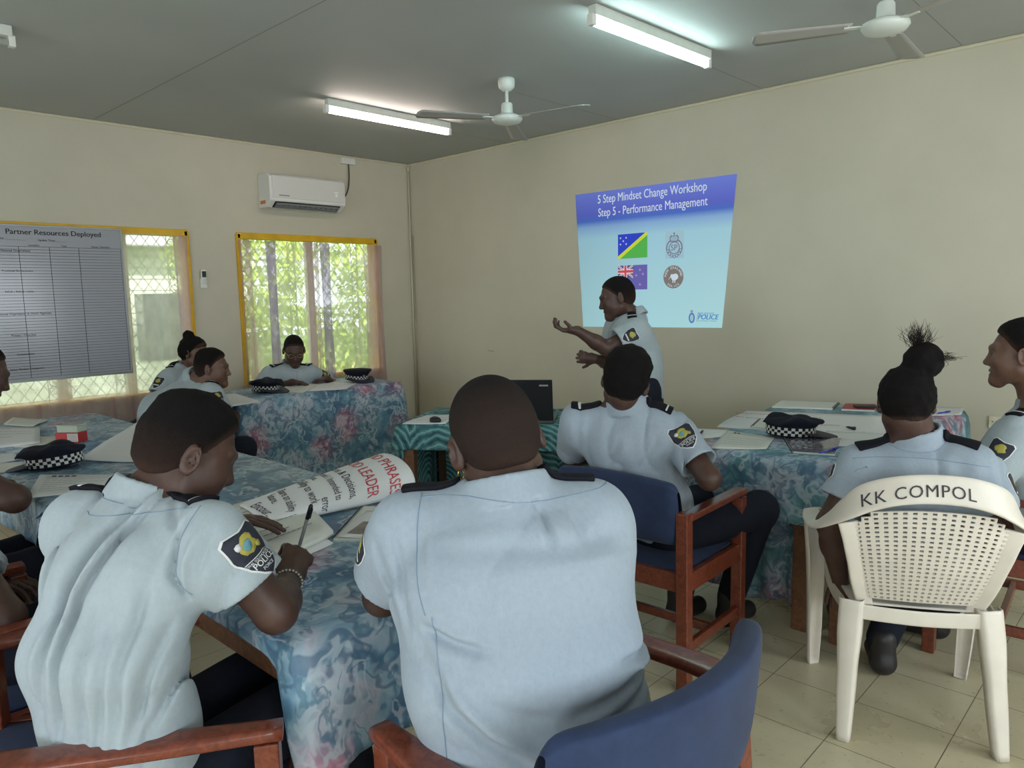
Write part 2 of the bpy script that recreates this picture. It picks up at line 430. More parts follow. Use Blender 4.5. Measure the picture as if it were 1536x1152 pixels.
# ---------------------------------------------------- windows
M_glass, nt, b = new_mat('window_glass'); b.inputs['Base Color'].default_value = (.95,1,.97,1); b.inputs['Roughness'].default_value = .02
b.inputs['Transmission Weight'].default_value = 1; b.inputs['IOR'].default_value = 1.05; b.inputs['Alpha'].default_value = .35
M_mesh = plain('grille_paint', srgb(150,150,136), .5)
M_alu = plain('cream_window_stile', srgb(214,204,178), .5)
def sheer(name, col, op):
    m, nt, b = new_mat(name); out = nt.nodes['Material Output']
    tr = nt.nodes.new('ShaderNodeBsdfTransparent'); tl = nt.nodes.new('ShaderNodeBsdfTranslucent'); df = nt.nodes.new('ShaderNodeBsdfDiffuse')
    tl.inputs[0].default_value = col; df.inputs[0].default_value = col
    p = gpos(nt, (1,1,1)); 
    n = noise(nt, gpos(nt, (1,3,1.3)), 2.5, 3); rr = ramp(nt, n.outputs[0], [(.35, (op-.09,)*3+(1,)), (.65, (op+.09,)*3+(1,))])
    m1 = nt.nodes.new('ShaderNodeMixShader'); m1.inputs[0].default_value = .4; nt.links.new(tl.outputs[0], m1.inputs[1]); nt.links.new(df.outputs[0], m1.inputs[2])
    m2 = nt.nodes.new('ShaderNodeMixShader'); nt.links.new(rr.outputs[0], m2.inputs[0]); nt.links.new(tr.outputs[0], m2.inputs[1]); nt.links.new(m1.outputs[0], m2.inputs[2])
    nt.links.new(m2.outputs[0], out.inputs[0]); return m
M_sheer = sheer('ivory_sheer_voile', srgb(232,226,212), .44)
M_pink = sheer('mauve_sheer_voile', srgb(200,172,180), .62)
M_lav = sheer('lavender_sheer_band', srgb(162,142,182), .74)
def window(i, w, lens):
    y0, y1, z0, z1 = w; fr = .04
    root = thing('window_%d' % i, None, None, (0,(y0+y1)/2,z0)); root['kind'] = 'structure'; L = V(root.location)
    def bb(mb, lo, hi): return mb.box(V(lo)-L, V(hi)-L)
    f = MB()
    bb(f, (-.1,y0-.0,z1-fr), (.022,y1,z1+.012)); bb(f, (-.1,y0-.01,z0-.02), (.03,y1+.01,z0+.02))
    bb(f, (-.1,y0-.012,z0), (.022,y0+fr-.012,z1)); bb(f, (-.1,y1-fr+.012,z0), (.022,y1+.012,z1))
    f.build('window_frame', M_yel, root, bevel=.003)
    g = MB(); n = 3 if i == 1 else 2
    st = MB()
    for k in range(1, n+0):
        yc = y0+(y1-y0)*k/n; bb(st, (-.09,yc-.035,z0+.02), (-.04,yc+.035,z1-fr))
    st.build('window_stile', M_alu, root, bevel=.003)
    # louvre panes
    lv = MB()
    for k in range(10):
        zc = z0+.06+k*(z1-z0-.1)/10; bb(lv, (-.105,y0+.03,zc), (-.101,y1-.03,zc+(z1-z0-.1)/10-.004))
    lv.build('pane', M_glass, root)
    # diamond security grille with scroll strip
    gr = MB(); s = .085; x = -.075-L.x
    ya, yb, za, zb = y0+fr-L.y, y1-fr-L.y, z0+.02-L.z, z1-fr-L.z
    k = -int((zb-za)/s/1.35)-1
    while ya+k*s < yb+1.5:
        for sg in (1,-1):
            # line y = c + sg*(z-za)/1.35
            c0 = ya+k*s; t0, t1 = za, zb
            if sg > 0: pts = [(c0+(t-za)/1.35, t) for t in (t0,t1)]
            else: pts = [(c0-(t-za)/1.35+(zb-za)/1.35*0, t) for t in (t0,t1)]
            (ya_, z_a), (yb_, z_b) = pts
            def clip(lim, hi):
                nonlocal ya_, z_a, yb_, z_b
                for end in (0,1):
                    yy = ya_ if end == 0 else yb_
                    if (yy > lim) == hi and yy != lim:
                        oy = yb_ if end == 0 else ya_
                        if (oy > lim) == hi: return False
                        t = (lim-ya_)/(yb_-ya_); zz = z_a+t*(z_b-z_a)
                        if end == 0: ya_, z_a = lim, zz
                        else: yb_, z_b = lim, zz
                return True
            if clip(ya, False) and clip(yb, True): gr.bar((x,ya_,z_a),(x,yb_,z_b),.0035,.0035,(1,0,0))
        k += 1
    for k in range(1, 4 if i == 1 else 3):                        # scroll work down the strips
        yc = ya+(yb-ya)*(k-.5)/(3 if i == 1 else 2)+.17; zz = za+.05
        while zz < zb-.08:
            pts = [(x+.004, yc+.028*cos(a)*(1 if int(zz*20)%2 else -1), zz+.03*sin(a)+.03) for a in [q*pi/6 for q in range(-3,8)]]
            gr.tube(pts, .003, 5); zz += .062
        for d in (-.035,.035): gr.bar((x,yc+d,za),(x,yc+d,zb),.004,.004,(1,0,0))
    gr.build('security_grille', M_mesh, root)
    return root
window(1, W1, None); window(2, W2, None)
def curtain(name, label, y0, y1, z0, z1, mat, waves, amp, x=.045, group='sheer window curtains'):
    mb = MB(); nu = int(waves*10)
    def fn(u, v):
        y = y0+(y1-y0)*u; a = amp*(.5+.5*v)
        return (x+a*sin(u*waves*2*pi+.6*sin(v*3+u*5)), y+.008*sin(v*5+u*9), z1+(z0-z1)*v)
    mb.grid(fn, nu, 14)
    return tag(mb.build(name, mat, smooth=True), label, 'curtain', group)
curtain('curtain','thin ivory sheer curtain across the window half hidden by the chart board', -3.80,-2.40,.06,2.0, M_sheer, 9,.007)
curtain('curtain','mauve sheer strip on the right side of the window beside the chart board', -2.50,-2.385,.10,1.995, M_pink, 2,.008,.058)
curtain('curtain','mauve sheer curtain hem hanging below the chart board down to the floor', -3.82,-2.43,.05,.74, M_pink, 11,.009,.036)
curtain('curtain','ivory sheer curtain over the left half of the window behind the man with glasses', -1.88,-1.21,.25,1.98, M_sheer, 6,.010)
curtain('curtain','ivory sheer curtain over the right half of the window behind the man with glasses', -1.20,-.50,.25,1.98, M_sheer, 6,.010)
curtain('curtain','lavender gathered strip hanging over the left half of the corner-side window', -1.70,-1.60,.3,1.985, M_lav, 2,.011,.062)
curtain('curtain','lavender gathered strip at the middle of the corner-side window', -1.15,-1.04,.3,1.985, M_lav, 2,.011,.062)
curtain('curtain','mauve sheer strip just left of the middle lavender strip of the corner-side window', -1.30,-1.16,.3,1.985, M_pink, 3,.009,.058)
curtain('curtain','mauve sheer strip along the left frame of the corner-side window', -1.945,-1.83,.3,1.985, M_pink, 2,.009,.058)
curtain('curtain','wide mauve sheer strip along the right frame of the window next to the room corner', -.66,-.435,.3,1.985, M_pink, 3,.011,.060)

# ---------------------------------------------------- outside
M_grass = plain('grass', srgb(90,120,50), .9, var=.3, vscale=4)
tag(MB().box((-30,-25,-.6),(-.13,20,-.5)).build('lawn', M_grass), None, kind='structure')
M_leaf, nt, b = new_mat('hedge_leaves'); p = gpos(nt)
r = ramp(nt, noise(nt, p, 5, 4, .7).outputs[0], [(.3, srgb(96,130,44)), (.5, srgb(170,192,76)), (.7, srgb(226,230,120))])
nt.links.new(r.outputs[0], b.inputs['Base Color']); b.inputs['Roughness'].default_value = .5
rs = random.Random(3)
def leafy(name, label, cat, c, rad, n, sz, group=None):
    mb = MB()
    for i in range(n):
        a, e = rs.uniform(0, 2*pi), math.acos(rs.uniform(-1,1)); q = rs.uniform(.6,1)
        p = V((c[0]+rad[0]*q*sin(e)*cos(a), c[1]+rad[1]*q*sin(e)*sin(a), c[2]+rad[2]*q*cos(e)))
        t = V((rs.gauss(0,1),rs.gauss(0,1),rs.gauss(0,1))).normalized(); s_ = t.orthogonal().normalized()*sz*.4; t = t*sz
        mb.add([p-t, p+s_, p+t, p-s_], [(0,1,2,3)])
    return tag(mb.build(name, M_leaf), label, cat, group)
for i, (y, z, w, h) in enumerate([(-6.6,1.4,1.0,1.5),(-2.4,3.5,1.6,.75),(.0,2.2,1.05,1.3),(2.3,2.4,1.1,1.5),(4.6,2.4,1.1,1.6)]):
    t = thing('tree', ['bushy green tree outside beyond the chart board','tree crown hanging over the pale house outside the window beside the chart board','yellow green tree outside seen through the left half of the corner-side window','yellow green tree outside seen through the middle of the corner-side window','leafy tree outside seen through the right edge of the corner-side window'][i], 'tree', (-3.6,y,-.5), group=None)
    f = leafy('foliage', None, None, (0,0,z+.5), (.8,w,h), 2200, .085); f.parent = t
    MB().tube([(0,0,0),(.05,.05,z*.6),(0,0,z+.6)], [.09,.06,.03], 8).build('trunk', plain('bark', srgb(90,75,55), .9), t)
    for k in f.keys():
        if k in ('label','category'): del f[k]
mb = MB()
for i in range(5200):
    p = V((-4.6+rs.gauss(0,.25), rs.uniform(.35,6.5), rs.uniform(-.5,1.35))); t = V((rs.gauss(0,1),rs.gauss(0,1),rs.gauss(0,1))).normalized(); s_ = t.orthogonal().normalized()*.035; t = t*.085; mb.add([p-t, p+s_, p+t, p-s_], [(0,1,2,3)])
tag(mb.build('hedge', M_leaf), 'yellow green hedge leaves low outside the corner-side window', 'hedge', kind='stuff')
hr = thing('house', 'pale weatherboard house outside the window beside the chart board', 'house', (-7.4,-3.4,-.5))
hw = MB()
for k in range(16): hw.box((-1.5,-5.2,k*.18),(1+.012*(k%2),4.5,(k+1)*.18-.01))
hw.build('wall', plain('pale_weatherboard', srgb(214,216,196), .7), hr)
MB().add([(-1.7,-5.5,2.85),(1.4,-5.5,2.85),(1.4,4.8,2.85),(-1.7,4.8,2.85),(-.2,-5.5,3.9),(-.2,4.8,3.9)], [(0,1,4),(3,5,2),(1,2,5,4),(3,0,4,5),(0,3,2,1)]).build('roof', plain('roof_iron', srgb(170,170,165), .4), hr)
M_gl = plain('dark_glazing', srgb(60,70,66), .2)
for y in (.2,2.9): MB().box((.99,y,1.0),(1.03,y+1.1,2.1)).build('window', M_gl, hr)

# ---------------------------------------------------- air conditioner, conduits, socket
ac = thing('air_conditioner', 'white split air conditioner on the wall above the corner-side window', 'air conditioner', (0,-1.315,2.27))
def acsec(y, s=1): return [(.0,y,.29),(.165,y,.29),(.198,y,.262),(.204,y,.10),(.196,y,.055),(.12,y,.0),(.0,y,.0)]
a_ = acsec(-.385); b_ = acsec(.385); n = len(a_)
mb = MB().add(a_+b_, [tuple(range(n)), tuple(range(2*n-1,n-1,-1))]+[(i,i+n,(i+1)%n+n,(i+1)%n) for i in range(n)])
M_ac = plain('air_conditioner_plastic', srgb(224,224,218), .3)
mb.build('casing', M_ac, ac, bevel=.006)
MB().box((.199,-.36,.078),(.2055,.372,.268)).build('front_panel', plain('glossy_front_panel', srgb(214,212,206), .18), ac, bevel=.004)
mb = MB().add([(.1915,-.33,.046),(.1915,.33,.046),(.128,.33,.003),(.128,-.33,.003)], [(0,1,2,3)]); mb.build('air_outlet', M_dark, ac, solid=.004)
fl = MB()
for k in range(3):
    t = .2+.3*k; fl.bar((.198-.065*t,-.32,.04-.045*t),(.198-.065*t,.32,.04-.045*t),.02,.003,(1,0,.3))
for k in range(12): fl.box((.15,-.3+k*.054,.012),(.185,-.298+k*.054,.035))
fl.build('louvre', plain('louvre_grey', srgb(120,122,120), .4), ac)
MB().box((.2055,-.30,.096),(.2062,-.20,.105)).build('logo', plain('grey_print', srgb(120,120,120), .5), ac)
MB().box((.2055,.262,.160),(.2061,.306,.172)).build('badge', plain('silver_print_mark', srgb(236,236,234), .3), ac)
MB().lathe([(.014,0),(.014,.0003)],20,Matrix.Translation((.2060,.285,.14))@Matrix.Rotation(pi/2,4,'Y')).build('badge', plain('silver_print', srgb(236,236,234), .3), ac)
MB().box((.03,-.387,.03),(.12,-.3855,.06)).build('warning_sticker', plain('sticker_orange', srgb(200,120,70), .5), ac)
jb = thing('junction_box', 'small cream junction box at the top of the wall above the air conditioner', 'junction box', (0,-.765,2.775))
MB().box((.0,-.075,-.028),(.045,.075,.03)).build('box', M_white, jb, bevel=.004)
tag(MB().tube(catmull([V((.03,-.76,2.75)),V((.028,-.755,2.70)),V((.03,-.76,2.6)),V((.045,-.79,2.5)),V((.06,-.85,2.42)),V((.07,-.925,2.39))],5),.006,8).build('cable', plain('grey_cable', srgb(50,50,52), .5), smooth=True), 'dark cable curving from the junction box to the air conditioner', 'cable')
tag(MB().tube([(.016,-.016,H-.02),(.016,-.016,.09)], .011, 12).tube([(.016,-.016,2.76),(.016,-.016,2.80)], .015, 12).build('conduit_pipe', plain('cream_pipe', srgb(196,190,166), .4), smooth=True), 'thin cream conduit pipe running down the corner of the two walls', 'pipe')
tag(MB().tube([(.044,-.013,2.1),(.044,-.013,.09)], .0065, 10).build('conduit_pipe', plain('grey_pipe', srgb(170,164,142), .4), smooth=True), 'thinner pipe just right of the corner conduit', 'pipe')
rc = thing('remote_control', 'white air conditioner remote in a wall holder between the two windows', 'remote', (0,-2.25,1.575))
MB().box((0,-.027,0),(.02,.027,.08)).build('holder', M_white, rc, bevel=.004)
MB().box((.012,-.023,.012),(.030,.023,.152)).build('body', M_white, rc, bevel=.006)
MB().box((.030,-.017,.090),(.0312,.017,.140)).build('display', plain('lcd_dark', srgb(40,52,50), .2), rc)
rb = MB()
for j in range(3):
    for k in range(3): rb.lathe([(.0035,0),(.0035,.0015)],8,Matrix.Translation((.0295,-.012+j*.012,.035+k*.016))@Matrix.Rotation(pi/2,4,'Y'))
rb.build('button', plain('grey_button', srgb(120,130,130), .5), rc)
so = thing('wall_socket', 'cream double wall socket low on the wall beside the man at the right edge', 'socket', (5.34,0,.665))
MB().box((-.058,-.012,-.035),(.058,0,.035)).build('plate', plain('socket_plate', srgb(222,214,190), .4, var=.06, vscale=60), so, bevel=.003)
for dx in (-.03,.03):
    sl = MB()
    for a, b in (((-.012,-.013,.008),(-.004,-.013,.0)),((.012,-.013,.008),(.004,-.013,.0)),((0,-.013,-.006),(0,-.013,-.016))):
        sl.bar(V(a)+V((dx,0,0)),V(b)+V((dx,0,0)),.004,.002,(0,1,0))
    sl.build('slot', plain('socket_brown', srgb(96,70,40), .6), so)
    MB().box((dx-.006,-.016,.018),(dx+.006,-.012,.03)).build('switch', M_white, so)
# faint stains and hook on the back wall
hk = MB().tube([(1.12,-.004,.93),(1.15,-.03,.935),(1.19,-.01,.93),(1.20,-.004,.925)], .003, 6); tag(hk.build('wall_hook', plain('bent_wire', srgb(150,140,110), .5)), 'small bent wire on the wall just left of the foreground mans head', 'hook')

# ---------------------------------------------------- fluorescent lights
M_tube1 = emit('warm_fluorescent', (1.0,.84,.76,1), 38.); M_tube2 = emit('cool_fluorescent', (.72,1.0,.98,1), 38.)
def batten(a, b, mat, label, lit=True, w=.05):
    a = V((a[0],a[1],H)); b = V((b[0],b[1],H)); d = (b-a); L = d.length; ang = atan2(d.y, d.x)
    t = thing('fluorescent_light', label, 'ceiling light', (a+b)/2, ang, 'tube lights on the ceiling')
    MB().box((-L/2,-w/2,-.052),(L/2,w/2,-.001)).build('batten', M_offw, t, bevel=.004)
    for s in (-1,1):
        MB().box((s*L/2-.018,-.018,-.098),(s*L/2+.012,.018,-.045)).build('lamp_holder', M_white, t, bevel=.003)
    MB().tube([(-L/2+.02,0,-.08),(L/2-.02,0,-.08)], .0165, 16).build('tube', mat, t, smooth=True)
    MB().tube([(-L/2+.12,.0,-.052),(-L/2+.12,0,-.068)], .012, 12).build('starter', M_white, t)
    return t
A = Z(489,147,H); B = Z(673,184,H); batten(A, B, M_tube1, 'lit warm white fluorescent tube on the ceiling left of the near fan')
A = Z(888,6,H); B = Z(1062,76,H); batten(A, B, M_tube2, 'lit cool white fluorescent tube near the top centre of the ceiling')
A = Z(16,40,H); batten((A.x,A.y-1.22), (A.x,A.y), plain('unlit_tube', srgb(190,196,186), .3), 'unlit fluorescent fitting at the top left edge')
# ---------------------------------------------------- ceiling fans
M_fan = plain('fan_white_enamel', srgb(214,220,212), .3)
M_blade = plain('fan_blade', srgb(166,164,158), .45)
def fan(x, y, zm, angs, R, label):
    t = thing('ceiling_fan', label, 'ceiling fan', (x,y,zm), group=None)
    MB().lathe([(.0,H-zm-.001),(.052,H-zm-.001),(.055,H-zm-.02),(.05,H-zm-.055),(.03,H-zm-.075),(.0,H-zm-.078)][::-1], 28).build('canopy', M_fan, t, smooth=True)
    MB().tube([(0,0,.05),(0,0,H-zm-.06)], .011, 14).build('rod', M_fan, t, smooth=True)
    MB().lathe([(.0,.095),(.030,.095),(.036,.085),(.040,.0),(.0,.0)][::-1], 28).build('motor_neck', M_fan, t, bevel=.002)
    MB().lathe([(.0,-.035),(.05,-.034),(.085,-.024),(.098,-.006),(.095,.008),(.06,.022),(.0,.024)], 36).build('motor', M_fan, t, smooth=True)
    for a in angs:
        m = Matrix.Rotation(radians(a), 4, 'Z')
        bl = MB(); tilt = .16
        def fn(u, v):
            r = .14+(R-.14)*u; w = .042+.020*u; w *= (1 if u < .94 else sqrt(max(0, 1-((u-.94)/.065)**2))*.9+.1)
            s_ = (v-.5)*2*w; return m@V((r, s_, .0+s_*tilt-.015*u))
        bl.grid(fn, 24, 4); o = bl.build('blade', M_blade, t, smooth=True, solid=.004)
        MB().bar(m@V((.07,0,.0)), m@V((.17,0,-.002)), .03,.005).bar(m@V((.16,-.03,-.004)), m@V((.16,.03,.004)), .02,.004).build('blade_arm', M_fan, o)
    return t
fan(2.83,-1.48,2.585,(-113,6,125),.60,'white ceiling fan with three grey blades hanging near the centre of the ceiling')
P = Z(1328,38,2.585); q = Z(1129,60,2.57); ang = math.degrees(atan2(q.y-P.y, q.x-P.x))
fan(P.x,P.y,2.585,(ang,ang+118,ang-118),(q.xy-P.xy).length,'white ceiling fan cut off by the top right edge of the picture')

# ---------------------------------------------------- chart board
bd = thing('whiteboard', 'large grey-white chart board of ruled rows headed Partner Resources Deployed, leaning before the left window', 'whiteboard', (.085,-3.475,.93))
bw, bh = .575, 1.09; Lx = .0
M_board, nt, b = new_mat('laminated_chart'); b.inputs['Base Color'].default_value = srgb(158,160,166); b.inputs['Roughness'].default_value = .16
MB().box((-.018,-bw,0),(0,bw,bh)).build('panel', M_board, bd)
fr = MB(); 
fr.box((-.022,-bw-.006,-.008),(.006,bw+.006,.008)).box((-.022,-bw-.006,bh-.008),(.006,bw+.006,bh+.008)).box((-.022,-bw-.006,0),(.006,-bw+.006,bh)).box((-.022,bw-.006,0),(.006,bw+.006,bh))
fr.build('frame', plain('board_aluminium', srgb(150,152,152), .35, .4), bd, bevel=.002)
M_ink = plain('chart_ink', srgb(52,54,66), .6)
ln = MB(); z0_, z1_ = .02, .945; rows = 44; ex = .0012
for k in range(rows+1):
    z = z0_+(z1_-z0_)*k/rows; ln.box((0,-bw+.012,z-.0011),(ex,bw-.012,z+.0011))
for y in (-3.93,-3.58,-3.39,-3.20): 
    yy = y+3.475; ln.box((0,yy-.0014,z0_),(ex,yy+.0014,z1_))
for yy in (-bw+.012,bw-.012): ln.box((0,yy-.001,z0_),(ex,yy+.001,z1_))
ln.build('ruled_lines', M_ink, bd)
def btxt(s, y, z, size, bold=0., nm='chart_text', al='CENTER'):
    vs, fs = text_mesh(s, size, bold, al); MB().add([(.0016,y+3.475+a,z+b_) for a, b_ in vs], fs).build(nm, M_ink, bd)
btxt('Partner Resources Deployed', -3.345, 1.045, .052, .018, 'chart_title')
btxt('Date: ___________', -3.62, .998, .022, .004); btxt('Update Time: ______', -3.37, .992, .020, .006)
for s, y in (('Location',-3.485),('Task',-3.295),('Name / Remarks',-3.05),('Agency / Ting',-3.75)): btxt(s, y, .955, .019, .006)
for s, z in (('National Government',.915),('Provincial Government',.775),('NGO / INGO / CSO',.63),('International Organisation & Donor Agencies',.475),('Private / Churches',.325),('Communities',.19),('Other Partner Companies',.085)):
    btxt(s, -3.60, z, .020, .008, al='CENTER')

# ---------------------------------------------------- projected slide (light on the wall)
sd = thing('projected_slide', 'bright projected slide titled 5 Step Mindset Change Workshop on the far wall', 'projection', (2.93,-.004,1.74))
def em2(name, col, s=1.): return emit(name, col, s)
SB = .88
def slide_bg():
    m, nt, b = new_mat('slide_light'); b.inputs['Base Color'].default_value = (0,0,0,1); b.inputs['Specular IOR Level'].default_value = 0
    uv = nt.nodes.new('ShaderNodeUVMap'); sp = nt.nodes.new('ShaderNodeSeparateXYZ'); nt.links.new(uv.outputs[0], sp.inputs[0])
    r = ramp(nt, sp.outputs[1], [(0, srgb(190,240,244)), (.35, srgb(186,232,240)), (.66, srgb(176,224,238)), (.745, srgb(150,190,232)), (.79, srgb(88,124,212)), (.84, srgb(104,116,214)), (1, srgb(122,140,230))])
    r2 = ramp(nt, sp.outputs[0], [(0, (.80,.82,.84,1)), (.5, (.95,.97,1,1)), (1, (1,1,1,1))])
    nt.links.new(mix(nt, 1., r.outputs[0], r2.outputs[0], 'MULTIPLY'), b.inputs['Emission Color']); b.inputs['Emission Strength'].default_value = SB; return m
c0 = [V((2.21,2.29)),V((3.67,2.285)),V((3.57,1.19)),V((2.28,1.18))]
def quad(u, v):                                                # u left-right, v bottom-top, on the wall
    a = c0[3].lerp(c0[2], u); b = c0[0].lerp(c0[1], u); p = a.lerp(b, v); return p
me = bpy.data.meshes.new('slide'); nn = 16
vs = []; fs = []; uvs = []
for j in range(nn+1):
    for i in range(nn+1): p = quad(i/nn, j/nn); vs.append((p.x-2.93, 0, p.y-1.74)); uvs.append((i/nn, j/nn))
for j in range(nn):
    for i in range(nn): a = j*(nn+1)+i; fs.append((a,a+1,a+nn+2,a+nn+1))
me.from_pydata(vs, [], fs); ul = me.uv_layers.new(name='UVMap')
for l in me.loops: ul.data[l.index].uv = uvs[l.vertex_index]
link('lit_area', me, slide_bg(), sd)
_ly = [0]
def flat(name, pts, fs, col, s=SB, lift=.0008):
    _ly[0] += .00012
    me = MB().add([(x-2.93, -lift-_ly[0], z-1.74) for x, z in pts], fs); return me.build(name, em2('slide_'+name, col, s), sd)
def stext(s, x, z, size, col, name='slide_text', bold=.01, sx=1., rot=0., tilt=0.):
    vs, fs = text_mesh(s, size, bold); return flat(name, [(x+a*sx, z+b_+a*tilt) for a, b_ in vs], fs, col)
WH = srgb(225,240,250)
stext('5 Step Mindset Change Workshop', 2.94, 2.225, .096, WH, 'title_text', .008, .74)
stext('Step 5 - Performance Management', 2.945, 2.118, .096, WH, 'title_text', .008, .74)
def poly(name, pts, col): return flat(name, pts, [tuple(range(len(pts)))], col)
def star(x, z, r, n=5, q=.42): return [(x+(r if k%2 == 0 else r*q)*sin(k*pi/n), z+(r if k%2 == 0 else r*q)*cos(k*pi/n)) for k in range(2*n)]
def disc(x, z, r, n=28, rz=None): return [(x+r*sin(2*pi*k/n), z+(rz or r)*cos(2*pi*k/n)) for k in range(n)]
# flag with diagonal band
fx0, fx1, fz0, fz1 = 2.645, 2.925, 1.735, 1.93
poly('flag_blue', [(fx0,fz1),(fx1-.02,fz1),(fx0,fz0+.02)], srgb(60,80,214))
poly('flag_green', [(fx1,fz1-.02),(fx1,fz0),(fx0+.02,fz0)], srgb(96,196,92))
poly('flag_yellow', [(fx0,fz0),(fx0,fz0+.02),(fx1-.02,fz1),(fx1,fz1),(fx1,fz1-.02),(fx0+.02,fz0)], srgb(222,236,70))
for a, b_ in ((2.67,1.90),(2.725,1.90),(2.6975,1.875),(2.67,1.85),(2.725,1.85)): poly('flag_star', star(a, b_, .010), WH)
fz0, fz1 = 1.485, 1.68
poly('flag_violet', [(fx0,fz1),(fx1,fz1),(fx1,fz0),(fx0,fz0)], srgb(116,112,190))
cx, cz = 2.718, 1.632; hw_, hh_ = .073, .048
poly('canton_blue', [(cx-hw_,cz+hh_),(cx+hw_,cz+hh_),(cx+hw_,cz-hh_),(cx-hw_,cz-hh_)], srgb(90,96,150))
for s in (1,-1):
    dx, dz = hw_, hh_*s; k = .014
    poly('canton_white', [(cx-dx,cz-dz-k*.7),(cx-dx,cz-dz+k*.7) ,(cx+dx,cz+dz+k*.7),(cx+dx,cz+dz-k*.7)], WH)
    poly('canton_red', [(cx-dx,cz-dz-k*.25),(cx-dx,cz-dz+k*.25),(cx+dx,cz+dz+k*.25),(cx+dx,cz+dz-k*.25)], srgb(226,90,100))
for w_, col in ((.017,WH),(.010,srgb(232,84,96))):
    poly('canton_cross', [(cx-hw_,cz+w_),(cx+hw_,cz+w_),(cx+hw_,cz-w_),(cx-hw_,cz-w_)], col); poly('canton_cross', [(cx-w_,cz+hh_),(cx+w_,cz+hh_),(cx+w_,cz-hh_),(cx-w_,cz-hh_)], col)
for a, b_ in ((2.857,1.640),(2.822,1.598),(2.885,1.607),(2.857,1.525)): poly('flag_star', star(a, b_, .013), srgb(206,160,206))
# crest outline
GR = srgb(128,134,160); LB = srgb(176,214,228)
poly('crest_ground', [(3.09,1.925),(3.25,1.925),(3.25,1.715),(3.09,1.715)], srgb(176,212,226))
poly('crest', disc(3.168,1.795,.072,28,.070), GR); poly('crest_fill', disc(3.168,1.795,.062,28,.060), LB); poly('crest_ring', disc(3.168,1.795,.048,28,.048), GR); poly('crest_fill', disc(3.168,1.795,.041,28,.041), LB)
for k in range(-3,4): poly('crest_leaf', disc(3.168+.058*sin(k*.42), 1.795-.066*cos(k*.42), .013, 10), GR); poly('crest_leaf_fill', disc(3.168+.058*sin(k*.42), 1.795-.066*cos(k*.42), .008, 10), LB)
poly('crown', [(3.135,1.84),(3.127,1.872),(3.14,1.892),(3.16,1.886),(3.168,1.895),(3.176,1.886),(3.196,1.892),(3.209,1.872),(3.201,1.84)], GR)
poly('crown_fill', [(3.142,1.848),(3.136,1.870),(3.146,1.882),(3.190,1.882),(3.20,1.870),(3.194,1.848)], LB)
for z in (1.853,1.864,1.874): poly('crown_band', [(3.142,z),(3.194,z),(3.194,z+.003),(3.142,z+.003)], GR)
poly('crown_cross', disc(3.168,1.903,.008,10), GR)
stext('SP', 3.168, 1.795, .062, GR, 'monogram', .012)
# round badge with bird
BR = srgb(140,134,128)
poly('round_badge', disc(3.163,1.575,.088,40), BR)
def arc(s, rr, a0, a1, size, up=True):
    n = len(s)
    for i, ch in enumerate(s):
        if ch == ' ': continue
        a = a0+(a1-a0)*i/(n-1); vs, fs = text_mesh(ch, size, .02); rot = -a if up else pi-a
        flat('badge_text', [(3.163+rr*sin(a)+x*cos(rot)-y*sin(rot), 1.575+rr*cos(a)+x*sin(rot)+y*cos(rot)) for x, y in vs], fs, WH)
arc('NEW ZEALAND', .070, radians(-80), radians(80), .026); arc('POLICE', .072, radians(218), radians(142), .024, False)
poly('bird', [(3.118,1.552),(3.122,1.558),(3.138,1.578),(3.140,1.590),(3.150,1.597),(3.163,1.594),(3.178,1.600),(3.196,1.596),(3.207,1.582),(3.206,1.566),(3.194,1.555),(3.183,1.550),(3.180,1.538),(3.184,1.530),(3.172,1.530),(3.174,1.545),(3.168,1.549),(3.163,1.538),(3.166,1.531),(3.154,1.532),(3.158,1.548),(3.150,1.556),(3.146,1.568),(3.140,1.572)], WH)
# logo lower right
poly('logo_crest', disc(3.325,1.262,.026,20,.040), srgb(84,140,210)); poly('logo_fill', disc(3.325,1.262,.015,16,.027), LB); poly('logo_crown', disc(3.325,1.312,.012,12,.010), srgb(190,150,190))
poly('logo_bar', [(3.364,1.235),(3.368,1.235),(3.382,1.305),(3.378,1.305)], srgb(190,140,160))
def stl(s, x, z, size, col, bold, sh=.25, sx=1.):
    vs, fs = text_mesh(s, size, bold); flat('logo_text', [(x+a*sx+b_*sh, z+b_) for a, b_ in vs], fs, col)
stl('NEW ZEALAND', 3.445, 1.296, .018, srgb(80,140,210), .01); stl('POLICE', 3.462, 1.268, .054, srgb(70,140,216), .03, .25, .95); stl('NGA PIRIHIMANA O AOTEAROA', 3.455, 1.240, .011, srgb(80,140,210), .01)

# ---------------------------------------------------- light
def area(name, loc, rot, sx, sy, e, col):
    l = bpy.data.lights.new(name, 'AREA'); l.shape = 'RECTANGLE'; l.size = sx; l.size_y = sy; l.energy = e; l.color = col
    o = bpy.data.objects.new(name, l); COL.objects.link(o); o.location = loc; o.rotation_euler = rot; return o
LE = 1.0
for (y0,y1,z0,z1) in WR: area('daylight', (RX+.11,(y0+y1)/2,(z0+z1)/2), (0,radians(90),0), z1-z0, y1-y0, 54*LE, (.84,.93,1.0))
for (x0,x1,z0,z1) in WF: area('daylight', ((x0+x1)/2,RY-.11,(z0+z1)/2), (radians(90),0,0), x1-x0, z1-z0, 41*LE, (.84,.93,1.0))
area('daylight', (-.13,-6.27,1.4), (0,radians(-90),0), 1.3, 1.4, 14, (.95,1,.9))
sun = bpy.data.lights.new('sun', 'SUN'); sun.energy = 9.0; sun.angle = radians(2); so_ = bpy.data.objects.new('sun', sun); COL.objects.link(so_)
so_.rotation_euler = (radians(15), radians(40), 0)
W = bpy.data.worlds.new('world'); SC.world = W; W.use_nodes = True; nt = W.node_tree; bg = nt.nodes['Background']
